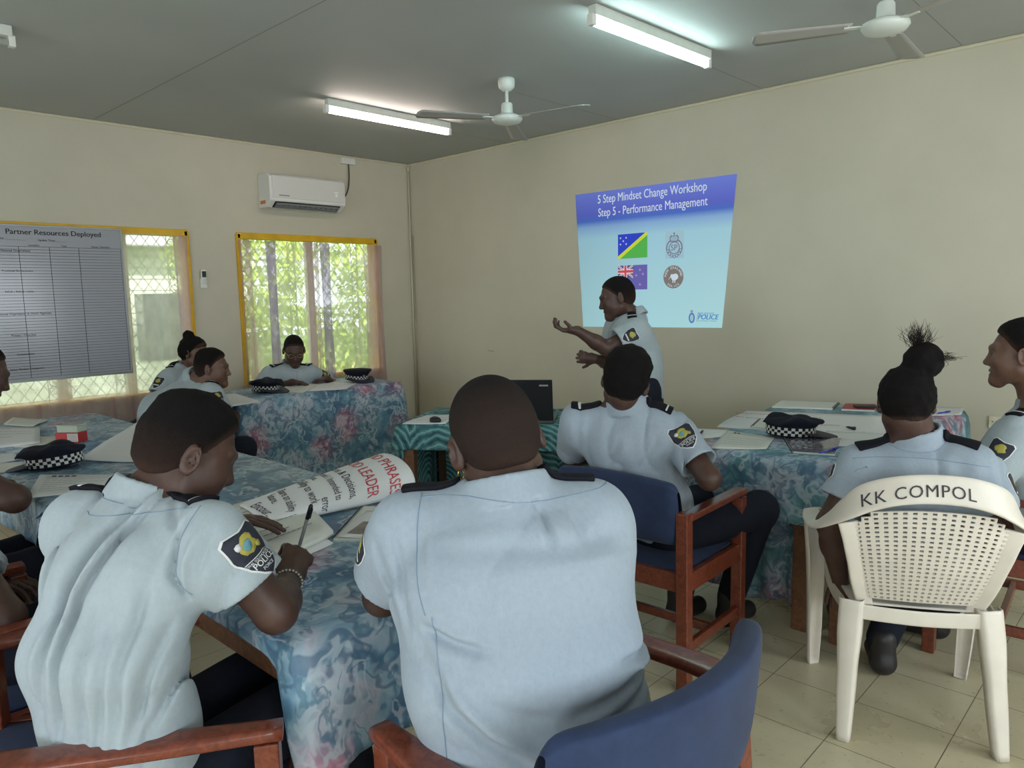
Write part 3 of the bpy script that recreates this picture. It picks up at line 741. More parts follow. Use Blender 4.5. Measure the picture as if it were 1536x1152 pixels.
bg.inputs[0].default_value = (.85,.93,1,1); bg.inputs[1].default_value = 3.4
SC.view_settings.view_transform = 'Standard'; SC.view_settings.look = 'None'; SC.view_settings.gamma = 1; SC.view_settings.use_curve_mapping = False
SC.view_settings.exposure = -0.25
# ============================================================ tables, cloths, chairs
def wood_mat(name, c, c2, rough=.3, sc=1.):
    m, nt, b = new_mat(name); p = gpos(nt, (3*sc,3*sc,3*sc)); n0 = noise(nt, p, 1.2, 3)
    v = nt.nodes.new('ShaderNodeVectorMath'); v.operation = 'MULTIPLY_ADD'; nt.links.new(gpos(nt, (2,2,2)), v.inputs[0]); v.inputs[1].default_value = (6,6,6); nt.links.new(n0.outputs['Color'], v.inputs[2])
    n = noise(nt, v.outputs[0], 3.5, 5, .65, 1.2); r = ramp(nt, n.outputs[0], [(.32, c), (.68, c2)]); nt.links.new(r.outputs[0], b.inputs['Base Color'])
    b.inputs['Roughness'].default_value = rough; b.inputs['Coat Weight'].default_value = .2; b.inputs['Coat Roughness'].default_value = .2
    bump(nt, b, n.outputs[0], .06, .002); return m
M_redwood = wood_mat('varnished_red_wood', srgb(92,42,30), srgb(134,68,46), .28)
M_tblwood = wood_mat('brown_table_wood', srgb(94,62,42), srgb(128,88,60), .5)
M_blue, nt, b = new_mat('navy_blue_upholstery'); p = gpos(nt)
r = ramp(nt, noise(nt, p, 14, 5, .7).outputs[0], [(.3, srgb(22,38,70)), (.75, srgb(34,54,90))]); nt.links.new(r.outputs[0], b.inputs['Base Color']); b.inputs['Roughness'].default_value = .8
bump(nt, b, noise(nt, p, 700, 2).outputs[0], .35, .002); b.inputs['Sheen Weight'].default_value = .06
M_plast = plain('worn_white_plastic', srgb(222,214,200), .42, var=.06, vscale=9)

def floral(name, teal=0., seed=0.):
    m, nt, b = new_mat(name); base = gpos(nt, (1,1,1)); 
    mp = nt.nodes.new('ShaderNodeMapping'); mp.inputs['Location'].default_value = (seed,seed*.7,seed*.3); nt.links.new(base, mp.inputs[0]); p = mp.outputs[0]
    w = noise(nt, p, 5, 3, .6); v = nt.nodes.new('ShaderNodeVectorMath'); v.operation = 'MULTIPLY_ADD'; v.inputs[1].default_value = (.16,.16,.16)
    nt.links.new(w.outputs['Color'], v.inputs[0]); nt.links.new(p, v.inputs[2]); wp = v.outputs[0]; t = teal
    n1 = noise(nt, wp, 4.2, 4, .6)
    base_ = ramp(nt, n1.outputs[0], [(.34, srgb(66,100+8*t,134-14*t)), (.44, srgb(96,136+6*t,164-14*t)), (.53, srgb(140,168,182)), (.62, srgb(176,178,190)), (.72, srgb(110,146,168))])
    def band(vec, scale, lo, hi, dist, det=2):
        n = noise(nt, vec, scale, det, .5, dist); e = .03
        return ramp(nt, n.outputs[0], [(lo-e, (0,0,0,1)), (lo, (.62,)*3+(1,)), (hi, (.62,)*3+(1,)), (hi+e, (0,0,0,1))])
    vo = nt.nodes.new('ShaderNodeTexVoronoi'); vo.inputs['Scale'].default_value = 2.6; nt.links.new(wp, vo.inputs['Vector'])
    m1 = ramp(nt, vo.outputs['Distance'], [(.22, (1,1,1,1)), (.42, (0,0,0,1))])
    vs_ = nt.nodes.new('ShaderNodeSeparateColor'); nt.links.new(vo.outputs['Color'], vs_.inputs[0]); sel = ramp(nt, vs_.outputs[0], [(.42-.2*t if t < 1 else .3, (0,0,0,1)), (.48-.2*t if t < 1 else .36, (1,1,1,1))])
    f = nt.nodes.new('ShaderNodeMath'); f.operation = 'MULTIPLY'; nt.links.new(m1.outputs[0], f.inputs[0]); nt.links.new(sel.outputs[0], f.inputs[1])
    n5 = noise(nt, wp, 13, 3, .6, .6); pk_ = ramp(nt, n5.outputs[0], [(.36, srgb(142,86,106)), (.50, srgb(178,124,142)), (.60, srgb(200,178,190)), (.70, srgb(150,160,178))])
    c = mix(nt, f.outputs[0], base_.outputs[0], pk_.outputs[0])
    c = mix(nt, band(wp, 5.5, .39, .43, .9).outputs[0], c, srgb(54,84,116))
    c = mix(nt, band(gpos(nt, (1,1,1), (.5,.2,1.1)), 8, .56, .60, 1.0).outputs[0], c, srgb(64,98,126))
    c = mix(nt, band(gpos(nt, (1,1,1), (.1,.9,.4)), 10, .39, .43, .9).outputs[0], c, srgb(186,198,206))
    c = mix(nt, band(wp, 15, .58, .62, .7).outputs[0], c, srgb(76,118,140))
    nt.links.new(c, b.inputs['Base Color']); b.inputs['Roughness'].default_value = .5; b.inputs['Specular IOR Level'].default_value = .45
    bump(nt, b, noise(nt, p, 12, 4, .6).outputs[0], .25, .02); return m
M_floral = floral('blue_pink_floral_cloth', 0., 0.); M_floral2 = floral('blue_pink_floral_cloth_far', .3, 3.1); M_floral3 = floral('teal_pink_floral_cloth', 1.2, 7.7)
def green_cloth():
    m, nt, b = new_mat('teal_leaf_print_cloth'); p = gpos(nt, (1,1,1), (0,0,radians(-42)))
    mp = nt.nodes.new('ShaderNodeSeparateXYZ'); nt.links.new(p, mp.inputs[0])
    w = nt.nodes.new('ShaderNodeTexWave'); w.wave_type = 'RINGS'; w.rings_direction = 'SPHERICAL'; w.inputs['Scale'].default_value = 3.2; w.inputs['Distortion'].default_value = 4; w.inputs['Detail'].default_value = 2
    q = nt.nodes.new('ShaderNodeVectorMath'); q.operation = 'FRACTION'; s = nt.nodes.new('ShaderNodeVectorMath'); s.operation = 'MULTIPLY'; s.inputs[1].default_value = (3.6,3.6,3.6); nt.links.new(p, s.inputs[0]); nt.links.new(s.outputs[0], q.inputs[0])
    o = nt.nodes.new('ShaderNodeVectorMath'); o.operation = 'SUBTRACT'; o.inputs[1].default_value = (.5,.5,.1); nt.links.new(q.outputs[0], o.inputs[0]); nt.links.new(o.outputs[0], w.inputs['Vector'])
    r = ramp(nt, w.outputs[0], [(.1, srgb(22,62,72)), (.4, srgb(44,100,104)), (.62, srgb(96,158,152)), (.8, srgb(34,76,96)), (.95, srgb(130,184,176))])
    n = noise(nt, gpos(nt), 14, 4); c = mix(nt, .35, r.outputs[0], ramp(nt, n.outputs[0], [(.35, srgb(28,58,80)), (.65, srgb(96,150,150))]).outputs[0])
    nt.links.new(c, b.inputs['Base Color']); b.inputs['Roughness'].default_value = .8; return m
M_green = green_cloth()

TZ = .755                                                       # table top height
def table(label, pts, z=TZ, legs=None, group=None, ap=.09, lg=.065):
    """pts: four corners counter-clockwise (x,y)"""
    cx = sum(p[0] for p in pts)/4; cy = sum(p[1] for p in pts)/4; t = thing('table', label, 'table', (cx,cy,0), group=group)
    L = [V((p[0]-cx, p[1]-cy, 0)) for p in pts]; ins = [p*(1-.05/p.length) for p in L]
    MB().add([p+V((0,0,z-.028)) for p in L]+[p+V((0,0,z-.004)) for p in L], [(3,2,1,0),(4,5,6,7),(0,1,5,4),(1,2,6,5),(2,3,7,6),(3,0,4,7)]).build('table_top', M_tblwood, t, bevel=.003)
    for i in range(4):
        a, b_ = ins[i], ins[(i+1)%4]; MB().bar(a+V((0,0,z-.028-ap/2)), b_+V((0,0,z-.028-ap/2)), .024, ap).build('apron', M_tblwood, t, bevel=.002)
        d = (ins[(i+1)%4]-a).normalized()
    for p in ([ins[i] for i in range(4)] if legs is None else [V((q[0]-cx,q[1]-cy,0)) for q in legs]):
        MB().bar(p, p+V((0,0,z-.028)), lg, lg, (L[1]-L[0])).build('leg', M_tblwood, t, bevel=.004)
    return t
def cloth(label, pts, drops, mat, z=TZ, seed=0, wave=.012, freq=9., over=.012, flare=.10, group='floral tablecloths', name='tablecloth', corner_dip=.0, hem=.012, n_per=.03):
    """top plus skirts; drops[i] is the hang along the edge pts[i]->pts[i+1]"""
    rs = random.Random(seed); c = V((sum(p[0] for p in pts)/4, sum(p[1] for p in pts)/4)); P = [V(p) for p in pts]
    P = [p+(p-c).normalized()*over*1.2 for p in P]
    ring = []; 
    for i in range(4):
        a, b_ = P[i], P[(i+1)%4]; L = (b_-a).length; n = max(6, int(L/n_per)); nm = V((b_.y-a.y, a.x-b_.x)).normalized()
        pa, pb = P[i-1], P[(i+2)%4]
        npv = V((a.y-pa.y, pa.x-a.x)).normalized(); nnx = V((pb.y-b_.y, b_.x-pb.x)).normalized()
        for k in range(n):
            t = k/n; s = t*L; d = drops[i]; nn = nm
            if s < .06: 
                f = .5+.5*s/.06; d = drops[i]*f+drops[i-1]*(1-f); nn = (nm*f+npv*(1-f)).normalized()
            if L-s < .06:
                f = .5+.5*(L-s)/.06; d = drops[i]*f+drops[(i+1)%4]*(1-f); nn = (nm*f+nnx*(1-f)).normalized()
            edge = min(s, L-s); ring.append((a.lerp(b_, t), nn, d, edge, s+i*3.1))
    N = len(ring); rows = 12; vs = []; fs = []
    ph = [rs.uniform(0,6) for _ in range(6)]
    for j in range(rows+1):
        v = j/rows
        for (p, nn, d, edge, s) in ring:
            pl = max(0, 1-edge/.10)
            wv = wave*(sin(s*freq+ph[0]+1.3*sin(s*2.1+ph[1]))+.5*sin(s*freq*2.3+ph[2]))*min(1, d/.25)
            drop = d*v*(1+.05*sin(s*3+ph[3]))+corner_dip*pl*v*min(1, d/.1)
            r0 = .012 if j else 0
            off = (.003+.010*min(1, v*6))+flare*d*v*.5+wv*v**.8+.035*pl*v*min(1, d/.3)
            if j == 0: vs.append((p.x-nn.x*.012, p.y-nn.y*.012, z+.004))
            else: vs.append((p.x+nn.x*off*1., p.y+nn.y*off, z-drop+.0005*(j==1)))
    for j in range(rows):
        for k in range(N):
            k2 = (k+1)%N; fs.append((j*N+k, (j+1)*N+k, (j+1)*N+k2, j*N+k2))
    fs.append(tuple(range(N)))
    mb = MB().add(vs, fs); o = mb.build(name, mat, smooth=True); 
    md = o.modifiers.new('s','SOLIDIFY'); md.thickness = .0015; md.offset = 1
    return tag(o, label, 'tablecloth', group)
# near-left row along the front of the room
T1 = [(3.10,-4.30),(4.86,-4.30),(4.86,-3.46),(3.10,-3.46)]
T2 = [(.95,-4.28),(3.06,-4.28),(3.06,-3.46),(.95,-3.46)]
table('brown wooden table under the floral cloth nearest the camera, leg and apron showing', T1, legs=[(4.81,-4.24),(4.80,-3.54),(3.16,-4.24),(3.16,-3.54)])
table('wooden table under the floral cloth at the far left by the chart board', T2)
cloth('blue and pink floral cloth on the nearest table, hanging between the two foreground men', [(3.08,-4.305),(4.872,-4.305),(4.872,-3.45),(3.08,-3.45)], [.035,.27,.10,.03], M_floral, z=TZ+.004, seed=3, wave=.014, freq=11, corner_dip=.16, flare=.08)
cloth('blue and pink floral cloth on the far left table by the chart board', [(.93,-4.30),(3.07,-4.30),(3.07,-3.45),(.93,-3.45)], [.2,.03,.12,.2], M_floral, z=TZ+.002, seed=5)
# far table by the window
T3 = [(.60,-2.62),(1.27,-2.62),(1.29,-1.22),(.62,-1.22)]
table('wooden table hidden under the long floral cloth by the corner-side window', T3)
cloth('blue floral cloth with big pink roses hanging to the floor by the corner-side window', T3, [.5,.66,.66,.4], M_floral2, z=TZ+.004, seed=8, wave=.012, freq=8, flare=.05, corner_dip=.03)
# presenter's table
T4 = [(2.94,-2.52),(3.95,-1.90),(3.62,-1.40),(2.66,-2.00)]
table('small wooden table under the teal leaf print cloth before the presenter', T4)
cloth('teal leaf print cloth hanging short over the presenters table', T4, [.13,.13,.13,.14], M_green, z=TZ+.006, seed=4, wave=.01, freq=12, group='teal cloths')
cloth('long teal leaf print undercloth hanging under the short one on the presenters table', [(p[0]*.97+3.29*.03, p[1]*.97-1.955*.03) for p in T4], [.0,.62,.62,.62], M_green, z=TZ+.001, seed=14, wave=.01, freq=9, group='teal cloths', flare=.0)
# back skirt seen between the legs
mb = MB(); a = V((2.86,-2.13)); b_ = V((3.82,-1.62)); mb.grid(lambda u, v: (a.x+(b_.x-a.x)*u+.012*sin(u*40), a.y+(b_.y-a.y)*u+.012*cos(u*33), TZ-.12-.60*v), 40, 8)
tag(mb.build('cloth_skirt', M_green, smooth=True), 'dark teal leaf print skirt hanging behind the leg of the presenters table', 'tablecloth', None)
# right-hand table
T5 = [(4.53,-2.06),(5.19,-2.06),(5.22,-.32),(4.25,-.52)]
table('wooden table under the floral cloth on the right, legs just showing', T5, legs=[(5.155,-2.0),(4.985,-1.97),(4.36,-.62),(5.15,-.42)])
cloth('teal and rose floral cloth hanging short over the right-hand table', T5, [.25,.36,.3,.25], M_floral3, z=TZ+.005, seed=10, wave=.010, freq=9)
mb = MB(); mb.grid(lambda u, v: (4.47+.50*u-.02*v, -1.95+.014*sin(u*24)+.05*v*sin(u*3), .62-.56*v+.02*sin(u*9)*v), 50, 14)
tag(mb.build('cloth_skirt', M_floral3, smooth=True, solid=.002), 'pale long floral cloth skirt reaching almost to the floor under the right-hand table', 'tablecloth', None)

# ---------------------------------------------------- wooden armchairs
def armchair(label, loc, deg, w=.56, dep=.46, arm_z=.66, arm_len=.46, pad=(.56,.80), curve=.05, arm_curve=0., parts=('L','R'), style='straight', back_y=None, seat=True, padw=None):
    t = thing('wooden_armchair', label, 'chair', (loc[0],loc[1],0), radians(deg-90)); hw = w/2; by = -dep/2 if back_y is None else back_y; fy = by+dep
    q = .046
    for s in (-1,1):
        MB().bar((s*hw,fy,0),(s*hw,fy,arm_z-.02),q,q,(0,1,0)).build('leg', M_redwood, t, bevel=.004)
        if style == 'straight': MB().bar((s*hw,by,0),(s*hw,by-.01,arm_z+.02),q,q,(0,1,0)).build('leg', M_redwood, t, bevel=.004)
        else: MB().bar((s*(hw-.03),by+.03,0),(s*(hw-.04),by+.01+curve*.6,arm_z-.02),q,q,(0,1,0)).build('leg', M_redwood, t, bevel=.004)
        if style == 'straight':
            MB().bar((s*hw,by-.0,arm_z),(s*hw,fy+.02,arm_z-.0),.05,.026).build('armrest', M_redwood, t, bevel=.005)
        else:
            MB().sweep([(s*(hw-.03),by+.0+curve*.8,arm_z+.0),(s*(hw+.012),by+dep*.3,arm_z+.005),(s*(hw+.012),by+dep*.65,arm_z+.002),(s*hw,fy+.03,arm_z-.004)],[.045,.075,.07,.05],.028,[(0,0,1)]*4).build('armrest', M_redwood, t, smooth=True)
        MB().bar((s*hw,by,.41),(s*hw,fy,.41),.026,.07).build('seat_rail', M_redwood, t, bevel=.003)
        MB().bar((s*hw,by,.16),(s*hw,fy,.16),.022,.04).build('stretcher', M_redwood, t, bevel=.003)
    MB().bar((-hw,fy,.41),(hw,fy,.41),.026,.07).build('seat_rail', M_redwood, t, bevel=.003)
    MB().bar((-hw,by,.41),(hw,by,.41),.026,.07).build('seat_rail', M_redwood, t, bevel=.003)
    MB().bar((-hw,0+by+dep*.5,.16),(hw,by+dep*.5,.16),.022,.035).build('stretcher', M_redwood, t, bevel=.003)
    if seat:
        mb = MB(); mb.grid(lambda u, v: ((u-.5)*(w-.05), by+.01+(dep-.0)*v, .445+.022*(sin(pi*u)*sin(pi*v))**.4), 16, 14)
        mb.box((-(w-.05)/2,by+.01,.405),((w-.05)/2,fy+.01,.444)); mb.build('seat_cushion', M_blue, t, smooth=True)
    pw = (padw or w)/2
    if pad:
        z0, z1 = pad; S = MB(); nu, nv = 30, 28
        def fn(u, v):                                            # closed section running across the chair
            x = (u-.5)*2*pw; yb = by-.02+curve*(2*u-1)**2; a = 2*pi*v; e = min(1, (min(u, 1-u)/.05)**.5) if min(u,1-u) < .05 else 1
            cy, cz = cos(a), sin(a); rz = (z1-z0)/2*(.80+.20*e); th = .034*(.35+.65*e)
            return (x, yb-.02*math.copysign(abs(cz)**.9, cz)*1.+th*math.copysign(abs(cy)**.5, cy), (z0+z1)/2+rz*math.copysign(abs(cz)**.55, cz)-.018*(2*u-1)**2*(1 if cz > 0 else 0))
        S.grid(fn, nu, nv); o = S.build('backrest_pad', M_blue, t, smooth=True, sub=1)
    return t
armchair('wooden armchair with navy blue padded back under the thick-haired man', (4.575,-2.535), 92, w=.57, dep=.45, pad=(.545,.80), curve=.012, padw=.54)
armchair('wooden armchair with wide curved navy blue back pad under the broad foreground man', (5.375,-3.985), 177, w=.60, dep=.46, arm_z=.66, pad=(.59,.845), curve=.10, style='curved', padw=.60)
armchair('deep red-brown wooden armchair under the writing man, polished arm rising to the right', (4.566,-4.45), 55, w=.56, dep=.74, arm_z=.655, pad=(.56,.80), style='curved', curve=.05, back_y=-.50, padw=.44)
armchair('wooden armchair with navy blue seat behind the white plastic chair at the right edge', (5.66,-1.55), 184, w=.54, dep=.46, pad=(.56,.80), curve=.03)
armchair('wooden armchair under the man in profile left of the far table', (1.52,-3.16), 55, w=.54, dep=.44, pad=None, curve=.03)
armchair('wooden armchair under the woman by the left window, its post showing at her back', (.95,-3.04), 38, w=.54, dep=.44, pad=None, curve=.03)
armchair('chair hidden behind the far table under the man in glasses', (.42,-1.80), -8, w=.52, dep=.42, pad=(.52,.72), arm_z=.62, curve=.02)
armchair('wooden armchair at the left edge under the person beside the writing man', (3.80,-4.74), 88, w=.52, dep=.46, pad=None)
armchair('wooden armchair at the left edge, its arm hidden by the table row', (3.02,-4.74), 88, w=.52, dep=.42, pad=None, arm_z=.60)

# ---------------------------------------------------- plastic chairs
def plastic_chair(label, loc, deg, mat, lattice=True):
    t = thing('plastic_chair', label, 'chair', (loc[0],loc[1],0), radians(deg-90))
    # local: x right, y forward, z up
    def back(u, v):                                              # u -1..1, v 0..1 seat to top
        hwid = .150+.085*v**.8
        x = u*hwid; y = -.205-.13*v+.045*u*u*(.3+.7*v)-.02*sin(pi*v); z = .44+.40*v-.035*u*u*v*1.0
        return V((x,y,z))
    nc, nr = (17, 21) if lattice else (4, 4)
    if lattice:
        mb = MB(); hole = .36
        for j in range(nr):
            for i in range(nc):
                u0, u1 = -1+2*i/nc, -1+2*(i+1)/nc; v0, v1 = .05+.83*j/nr, .05+.83*(j+1)/nr
                lim = lambda v: 1.0
                # the top edge of the panel is an arc
                top = .93-.16*((u0+u1)/2)**2
                if v0 > top: continue
                uc, vc = (u0+u1)/2, (v0+v1)/2; hu, hv = (u1-u0)/2*.46, (v1-v0)/2*.48
                o_ = [back(u0,v0),back(u1,v0),back(u1,v1),back(u0,v1)]; i_ = [back(uc-hu,vc-hv),back(uc+hu,vc-hv),back(uc+hu,vc+hv),back(uc-hu,vc+hv)]
                mb.add(o_+i_, [(0,1,5,4),(1,2,6,5),(2,3,7,6),(3,0,4,7)])
        mb.build('lattice_back', mat, t, solid=.006)
    else:
        MB().grid(lambda a, b_: back(-1+2*a, b_*.95), 12, 12).build('back_panel', mat, t, smooth=True, solid=.005)
    # back frame: uprights, broad top hoop running into the arms
    for s in (-1,1):
        fr = MB(); pts = [back(s*1.0, v)+V((s*.012,0,0)) for v in (0,.2,.4,.6,.8)]
        pts = [back(s*1.02,0)+V((s*.01,.0,-.03))]+pts
        fr.sweep(pts, [.055,.052,.048,.046,.050,.06], .014, [(0,-1,.25)]*6)
        fr.build('back_upright', mat, t, smooth=True)
    hoop = []; W_ = []; U_ = []
    for s, rng in ((-1, range(0,7)), (1, range(6,-1,-1))):
        for k in rng:
            if s == 1 and k == 6: continue
            # k=6 top centre ... k=0 arm front
            hoop.append({6:V((0,-.355,.868)),5:V((s*.10,-.348,.858)),4:V((s*.185,-.320,.825)),3:V((s*.250,-.265,.765)),2:V((s*.292,-.165,.700)),1:V((s*.305,-.02,.665)),0:V((s*.292,.13,.648))}[k])
            W_.append({6:.088,5:.088,4:.090,3:.092,2:.084,1:.066,0:.055}[k]); U_.append({6:V((0,-1,.30)),5:V((s*.15,-1,.35)),4:V((s*.4,-.9,.5)),3:V((s*.8,-.45,.75)),2:V((s*.7,-.1,.9)),1:V((s*.3,0,1)),0:V((s*.1,0,1))}[k])
    hp = MB().sweep(hoop, W_, .014, U_, res=8); o = hp.build('top_rail', mat, t, smooth=True)
    # rolled lip along the hoop
    P = catmull([p+V((0,-.004,.0)) for p in hoop], 8)
    # seat
    st = MB(); st.grid(lambda a, b_: ((a-.5)*(.40+.06*b_), -.20+.42*b_, .435-.018*sin(pi*a)*sin(pi*b_)**.5-(.02*(b_-.85)/.15 if b_ > .85 else 0)), 14, 14)
    st.build('seat', mat, t, smooth=True, solid=.006)
    sk = MB().sweep([(-.215,-.215,.415),(0,-.235,.412),(.215,-.215,.415)],[.05,.05,.05],.008,[(0,-1,0)]*3); sk.sweep([(-.225,.21,.41),(0,.235,.405),(.225,.21,.41)],[.05,.05,.05],.008,[(0,1,0)]*3)
    for s in (-1,1): sk.sweep([(s*.215,-.215,.415),(s*.235,0,.412),(s*.228,.21,.41)],[.05,.05,.05],.008,[(s,0,0)]*3)
    sk.build('seat_skirt', mat, t, smooth=True)
    def channel(pts, w, dep, outn, side):                         # L-section leg
        mb = MB(); P = catmull([V(p) for p in pts], 6); n = len(P); W2 = lerpl(w, n); D2 = lerpl(dep, n); vs = []; fs = []
        o = V(outn).normalized(); sd = V(side).normalized()
        for i, p in enumerate(P):
            prof = [(-1,1.),(-.92,.12),(-.6,0),(.6,0),(.92,.12),(1,1.)]
            for a, b_ in prof: vs.append(p+sd*a*W2[i]/2-o*b_*D2[i])
        m = 6
        for i in range(n-1):
            for k in range(m-1): fs.append((i*m+k,i*m+k+1,(i+1)*m+k+1,(i+1)*m+k))
        b0 = len(vs); fs.append(tuple((n-1)*m+k for k in range(m)))
        mb.add(vs, fs); return mb
    for s in (-1,1):
        channel([(s*.205,-.215,.45),(s*.213,-.235,.36),(s*.222,-.262,.2),(s*.232,-.30,.003)],[.075,.072,.056,.040],[.03,.035,.032,.03],(s*.35,-1,0),(1,s*.35,0)).build('rear_leg', mat, t, smooth=True, solid=.005)
        channel([(s*.292,.13,.655),(s*.290,.165,.60),(s*.275,.195,.42),(s*.270,.215,.2),(s*.268,.24,.003)],[.06,.062,.062,.05,.038],[.02,.026,.03,.028,.026],(s*.6,1,0),(1,-s*.6,0)).build('front_leg', mat, t, smooth=True, solid=.005)
    return t, back
pc, pback = plastic_chair('white plastic armchair with a lattice back marked KK COMPOL', (5.475,-2.315), 118, M_plast)
# handwriting on the top rail
rail = [o for o in pc.children if o.name.startswith('top_rail')][0]
rb_ = BVHTree.FromPolygons([v.co.copy() for v in rail.data.vertices], [tuple(p.vertices) for p in rail.data.polygons])
vs, fs = text_mesh('KK COMPOL', .050, .003, 'CENTER', 1.1); L_ = []
for a, b_ in vs:
    x = a-.055; zc = .862-2.3*x*x*.55
    h_ = rb_.ray_cast(V((x, -.6, zc+b_+.002)), V((0,1,0))); L_.append((h_[0]+V((0,-.0022,0))) if h_[0] is not None else V((x,-.36,zc)))
MB().add(L_, fs).build('handwriting', plain('marker_ink', srgb(60,56,62), .6), pc)
plastic_chair('dark grey plastic chair back showing between the far left table and the window', (1.30,-3.22), -70, plain('grey_plastic', srgb(88,90,86), .45), lattice=False)
# ============================================================ people
def skin_mat(name, c, c2):
    m, nt, b = new_mat(name); p = gpos(nt)
    r = ramp(nt, noise(nt, p, 22, 5, .6).outputs[0], [(.3, c), (.7, c2)]); nt.links.new(r.outputs[0], b.inputs['Base Color'])
    b.inputs['Roughness'].default_value = .48; b.inputs['Specular IOR Level'].default_value = .4
    bump(nt, b, noise(nt, p, 420, 3).outputs[0], .10, .002); return m
M_skin = skin_mat('brown_skin', srgb(66,46,39), srgb(84,60,50))
M_skin2 = skin_mat('mid_brown_skin', srgb(92,66,53), srgb(110,81,66))
M_hair, nt, b = new_mat('curly_black_hair'); p = gpos(nt)
r = ramp(nt, noise(nt, p, 260, 3, .7).outputs[0], [(.35, srgb(20,18,18)), (.75, srgb(52,46,43))]); nt.links.new(r.outputs[0], b.inputs['Base Color'])
b.inputs['Roughness'].default_value = .85; b.inputs['Specular IOR Level'].default_value = .2
bump(nt, b, noise(nt, p, 300, 4, .7).outputs[0], .9, .006)
M_stub, nt, b = new_mat('shaved_hair'); p = gpos(nt)
r = ramp(nt, noise(nt, p, 420, 3, .8).outputs[0], [(.4, srgb(38,31,29)), (.72, srgb(78,64,58))]); nt.links.new(r.outputs[0], b.inputs['Base Color'])
b.inputs['Roughness'].default_value = .8; bump(nt, b, noise(nt, p, 500, 3).outputs[0], .5, .003); b.inputs['Specular IOR Level'].default_value = .2
def shirt_mat(name, c, c2):
    m, nt, b = new_mat(name); p = gpos(nt)
    n = noise(nt, gpos(nt, (1,1,.7)), 95, 6, .8); r = ramp(nt, n.outputs[0], [(.3, c), (.7, c2)])
    nt.links.new(r.outputs[0], b.inputs['Base Color']); b.inputs['Roughness'].default_value = .85; b.inputs['Specular IOR Level'].default_value = .15
    b.inputs['Sheen Weight'].default_value = .1
    a = noise(nt, p, 600, 2); w = noise(nt, gpos(nt, (1,1,.55)), 9, 3, .5)
    m1 = nt.nodes.new('ShaderNodeMath'); m1.operation = 'MULTIPLY_ADD'; m1.inputs[1].default_value = .05; nt.links.new(a.outputs[0], m1.inputs[0]); nt.links.new(w.outputs[0], m1.inputs[2])
    bump(nt, b, m1.outputs[0], .45, .014); return m
M_shirt = shirt_mat('light_blue_shirt_cotton', srgb(156,167,172), srgb(167,178,183))
M_shirtB = shirt_mat('washed_blue_shirt_cotton', srgb(147,159,170), srgb(158,170,181))
M_navy = plain('navy_trouser_cloth', srgb(26,29,40), .85, var=.15, vscale=60, spec=.2)
M_board = plain('black_shoulder_board', srgb(19,20,28), .8, var=.1, vscale=200, spec=.2)
M_patch = plain('navy_patch', srgb(33,38,52), .7, bmp=.2, bscale=800)
M_edge = plain('white_embroidery', srgb(214,216,214), .7)
M_gold = plain('gold_embroidery', srgb(170,160,70), .6)
M_sole = plain('dark_boot_leather', srgb(36,34,34), .5, bmp=.2)
M_seamth = plain('shirt_stitching', srgb(128,148,166), .9)

def fr3(fwd, up):
    fwd = V(fwd).normalized(); rt = fwd.cross(V(up)).normalized(); up = rt.cross(fwd).normalized(); return rt, fwd, up
UP_ = V((0,0,1))
def head_sdf(F, c, fr, s=1., ear=1., fem=False):
    rt, fw, up = fr; A = [tuple(rt), tuple(fw), tuple(up)]
    P = lambda x, y, z: tuple(V(c)+rt*x*s+fw*y*s+up*z*s)
    E = lambda x, y, z, a, b_, c_, k=.02, op='add': F.ell(P(x,y,z), A, (a*s,b_*s,c_*s), k, op)
    Cn = lambda p, q, ra, rb, k=.015, op='add': F.cone(P(*p), P(*q), ra*s, rb*s, k, op)
    E(0,-.012,.034, .074,.094,.084)
    E(0,.030,-.020, .062,.066,.082, .03)
    for e in (-1,1):
        Cn((e*.050,.002,-.052),(e*.016,.074,-.094),.020,.016,.03)     # jaw
        Cn((e*.040,.066,-.010),(e*.050,.045,.0),.018,.014,.02)        # cheek bone
        Cn((e*.008,.091,.026),(e*.040,.074,.030),.010,.009,.014)      # brow
        E(e*.031,.101,.004, .015,.016,.010,.012,'sub')                 # eye socket
        E(e*.031,.0745,.004, .0120,.0120,.0115,.004); E(e*.036,.052,-.036,.026,.030,.030,.03)
        Cn((e*.018,.0875,.0115),(e*.044,.077,.0095),.0038,.0030,.003)  # upper lid
        E(e*.0145,.096,-.034,.0105,.0105,.0085,.006)                    # nostril wing
    Cn((0,.076,-.098),(0,.066,-.104),.021,.020,.02)                    # chin
    Cn((0,.087,.016),(0,.105,-.026),.0075,.0108,.012)                  # nose
    E(0,.106,-.030,.0130,.0115,.0100,.008)
    Cn((-.021,.083,-.061),(.021,.083,-.061),.0072,.0072,.008); Cn((0,.090,-.060),(0,.091,-.061),.008,.008,.012)
    Cn((-.017,.083,-.0740),(.017,.083,-.0740),.0080,.0080,.007); Cn((0,.089,-.0745),(0,.088,-.076),.0075,.0075,.010)
    F.cone(P(-.026,.096,-.0676), P(.026,.096,-.0676), .0034*s, .0034*s, .003, 'sub')
    for e in (-1,1):                                                   # ears
        q = V((e*.080,-.010,-.002)); a1 = (rt*e*.86+fw*-.5).normalized(); a2 = (fw*.86+rt*e*.5).normalized()
        F.ell(P(*q), [tuple(a1),tuple(a2),tuple(up)], (.0085*s,.020*s,.034*s), .005)
        F.ell(P(q.x+e*.007,q.y+.0,q.z+.004), [tuple(a1),tuple(a2),tuple(up)], (.0085*s,.0115*s,.022*s), .003, 'sub')
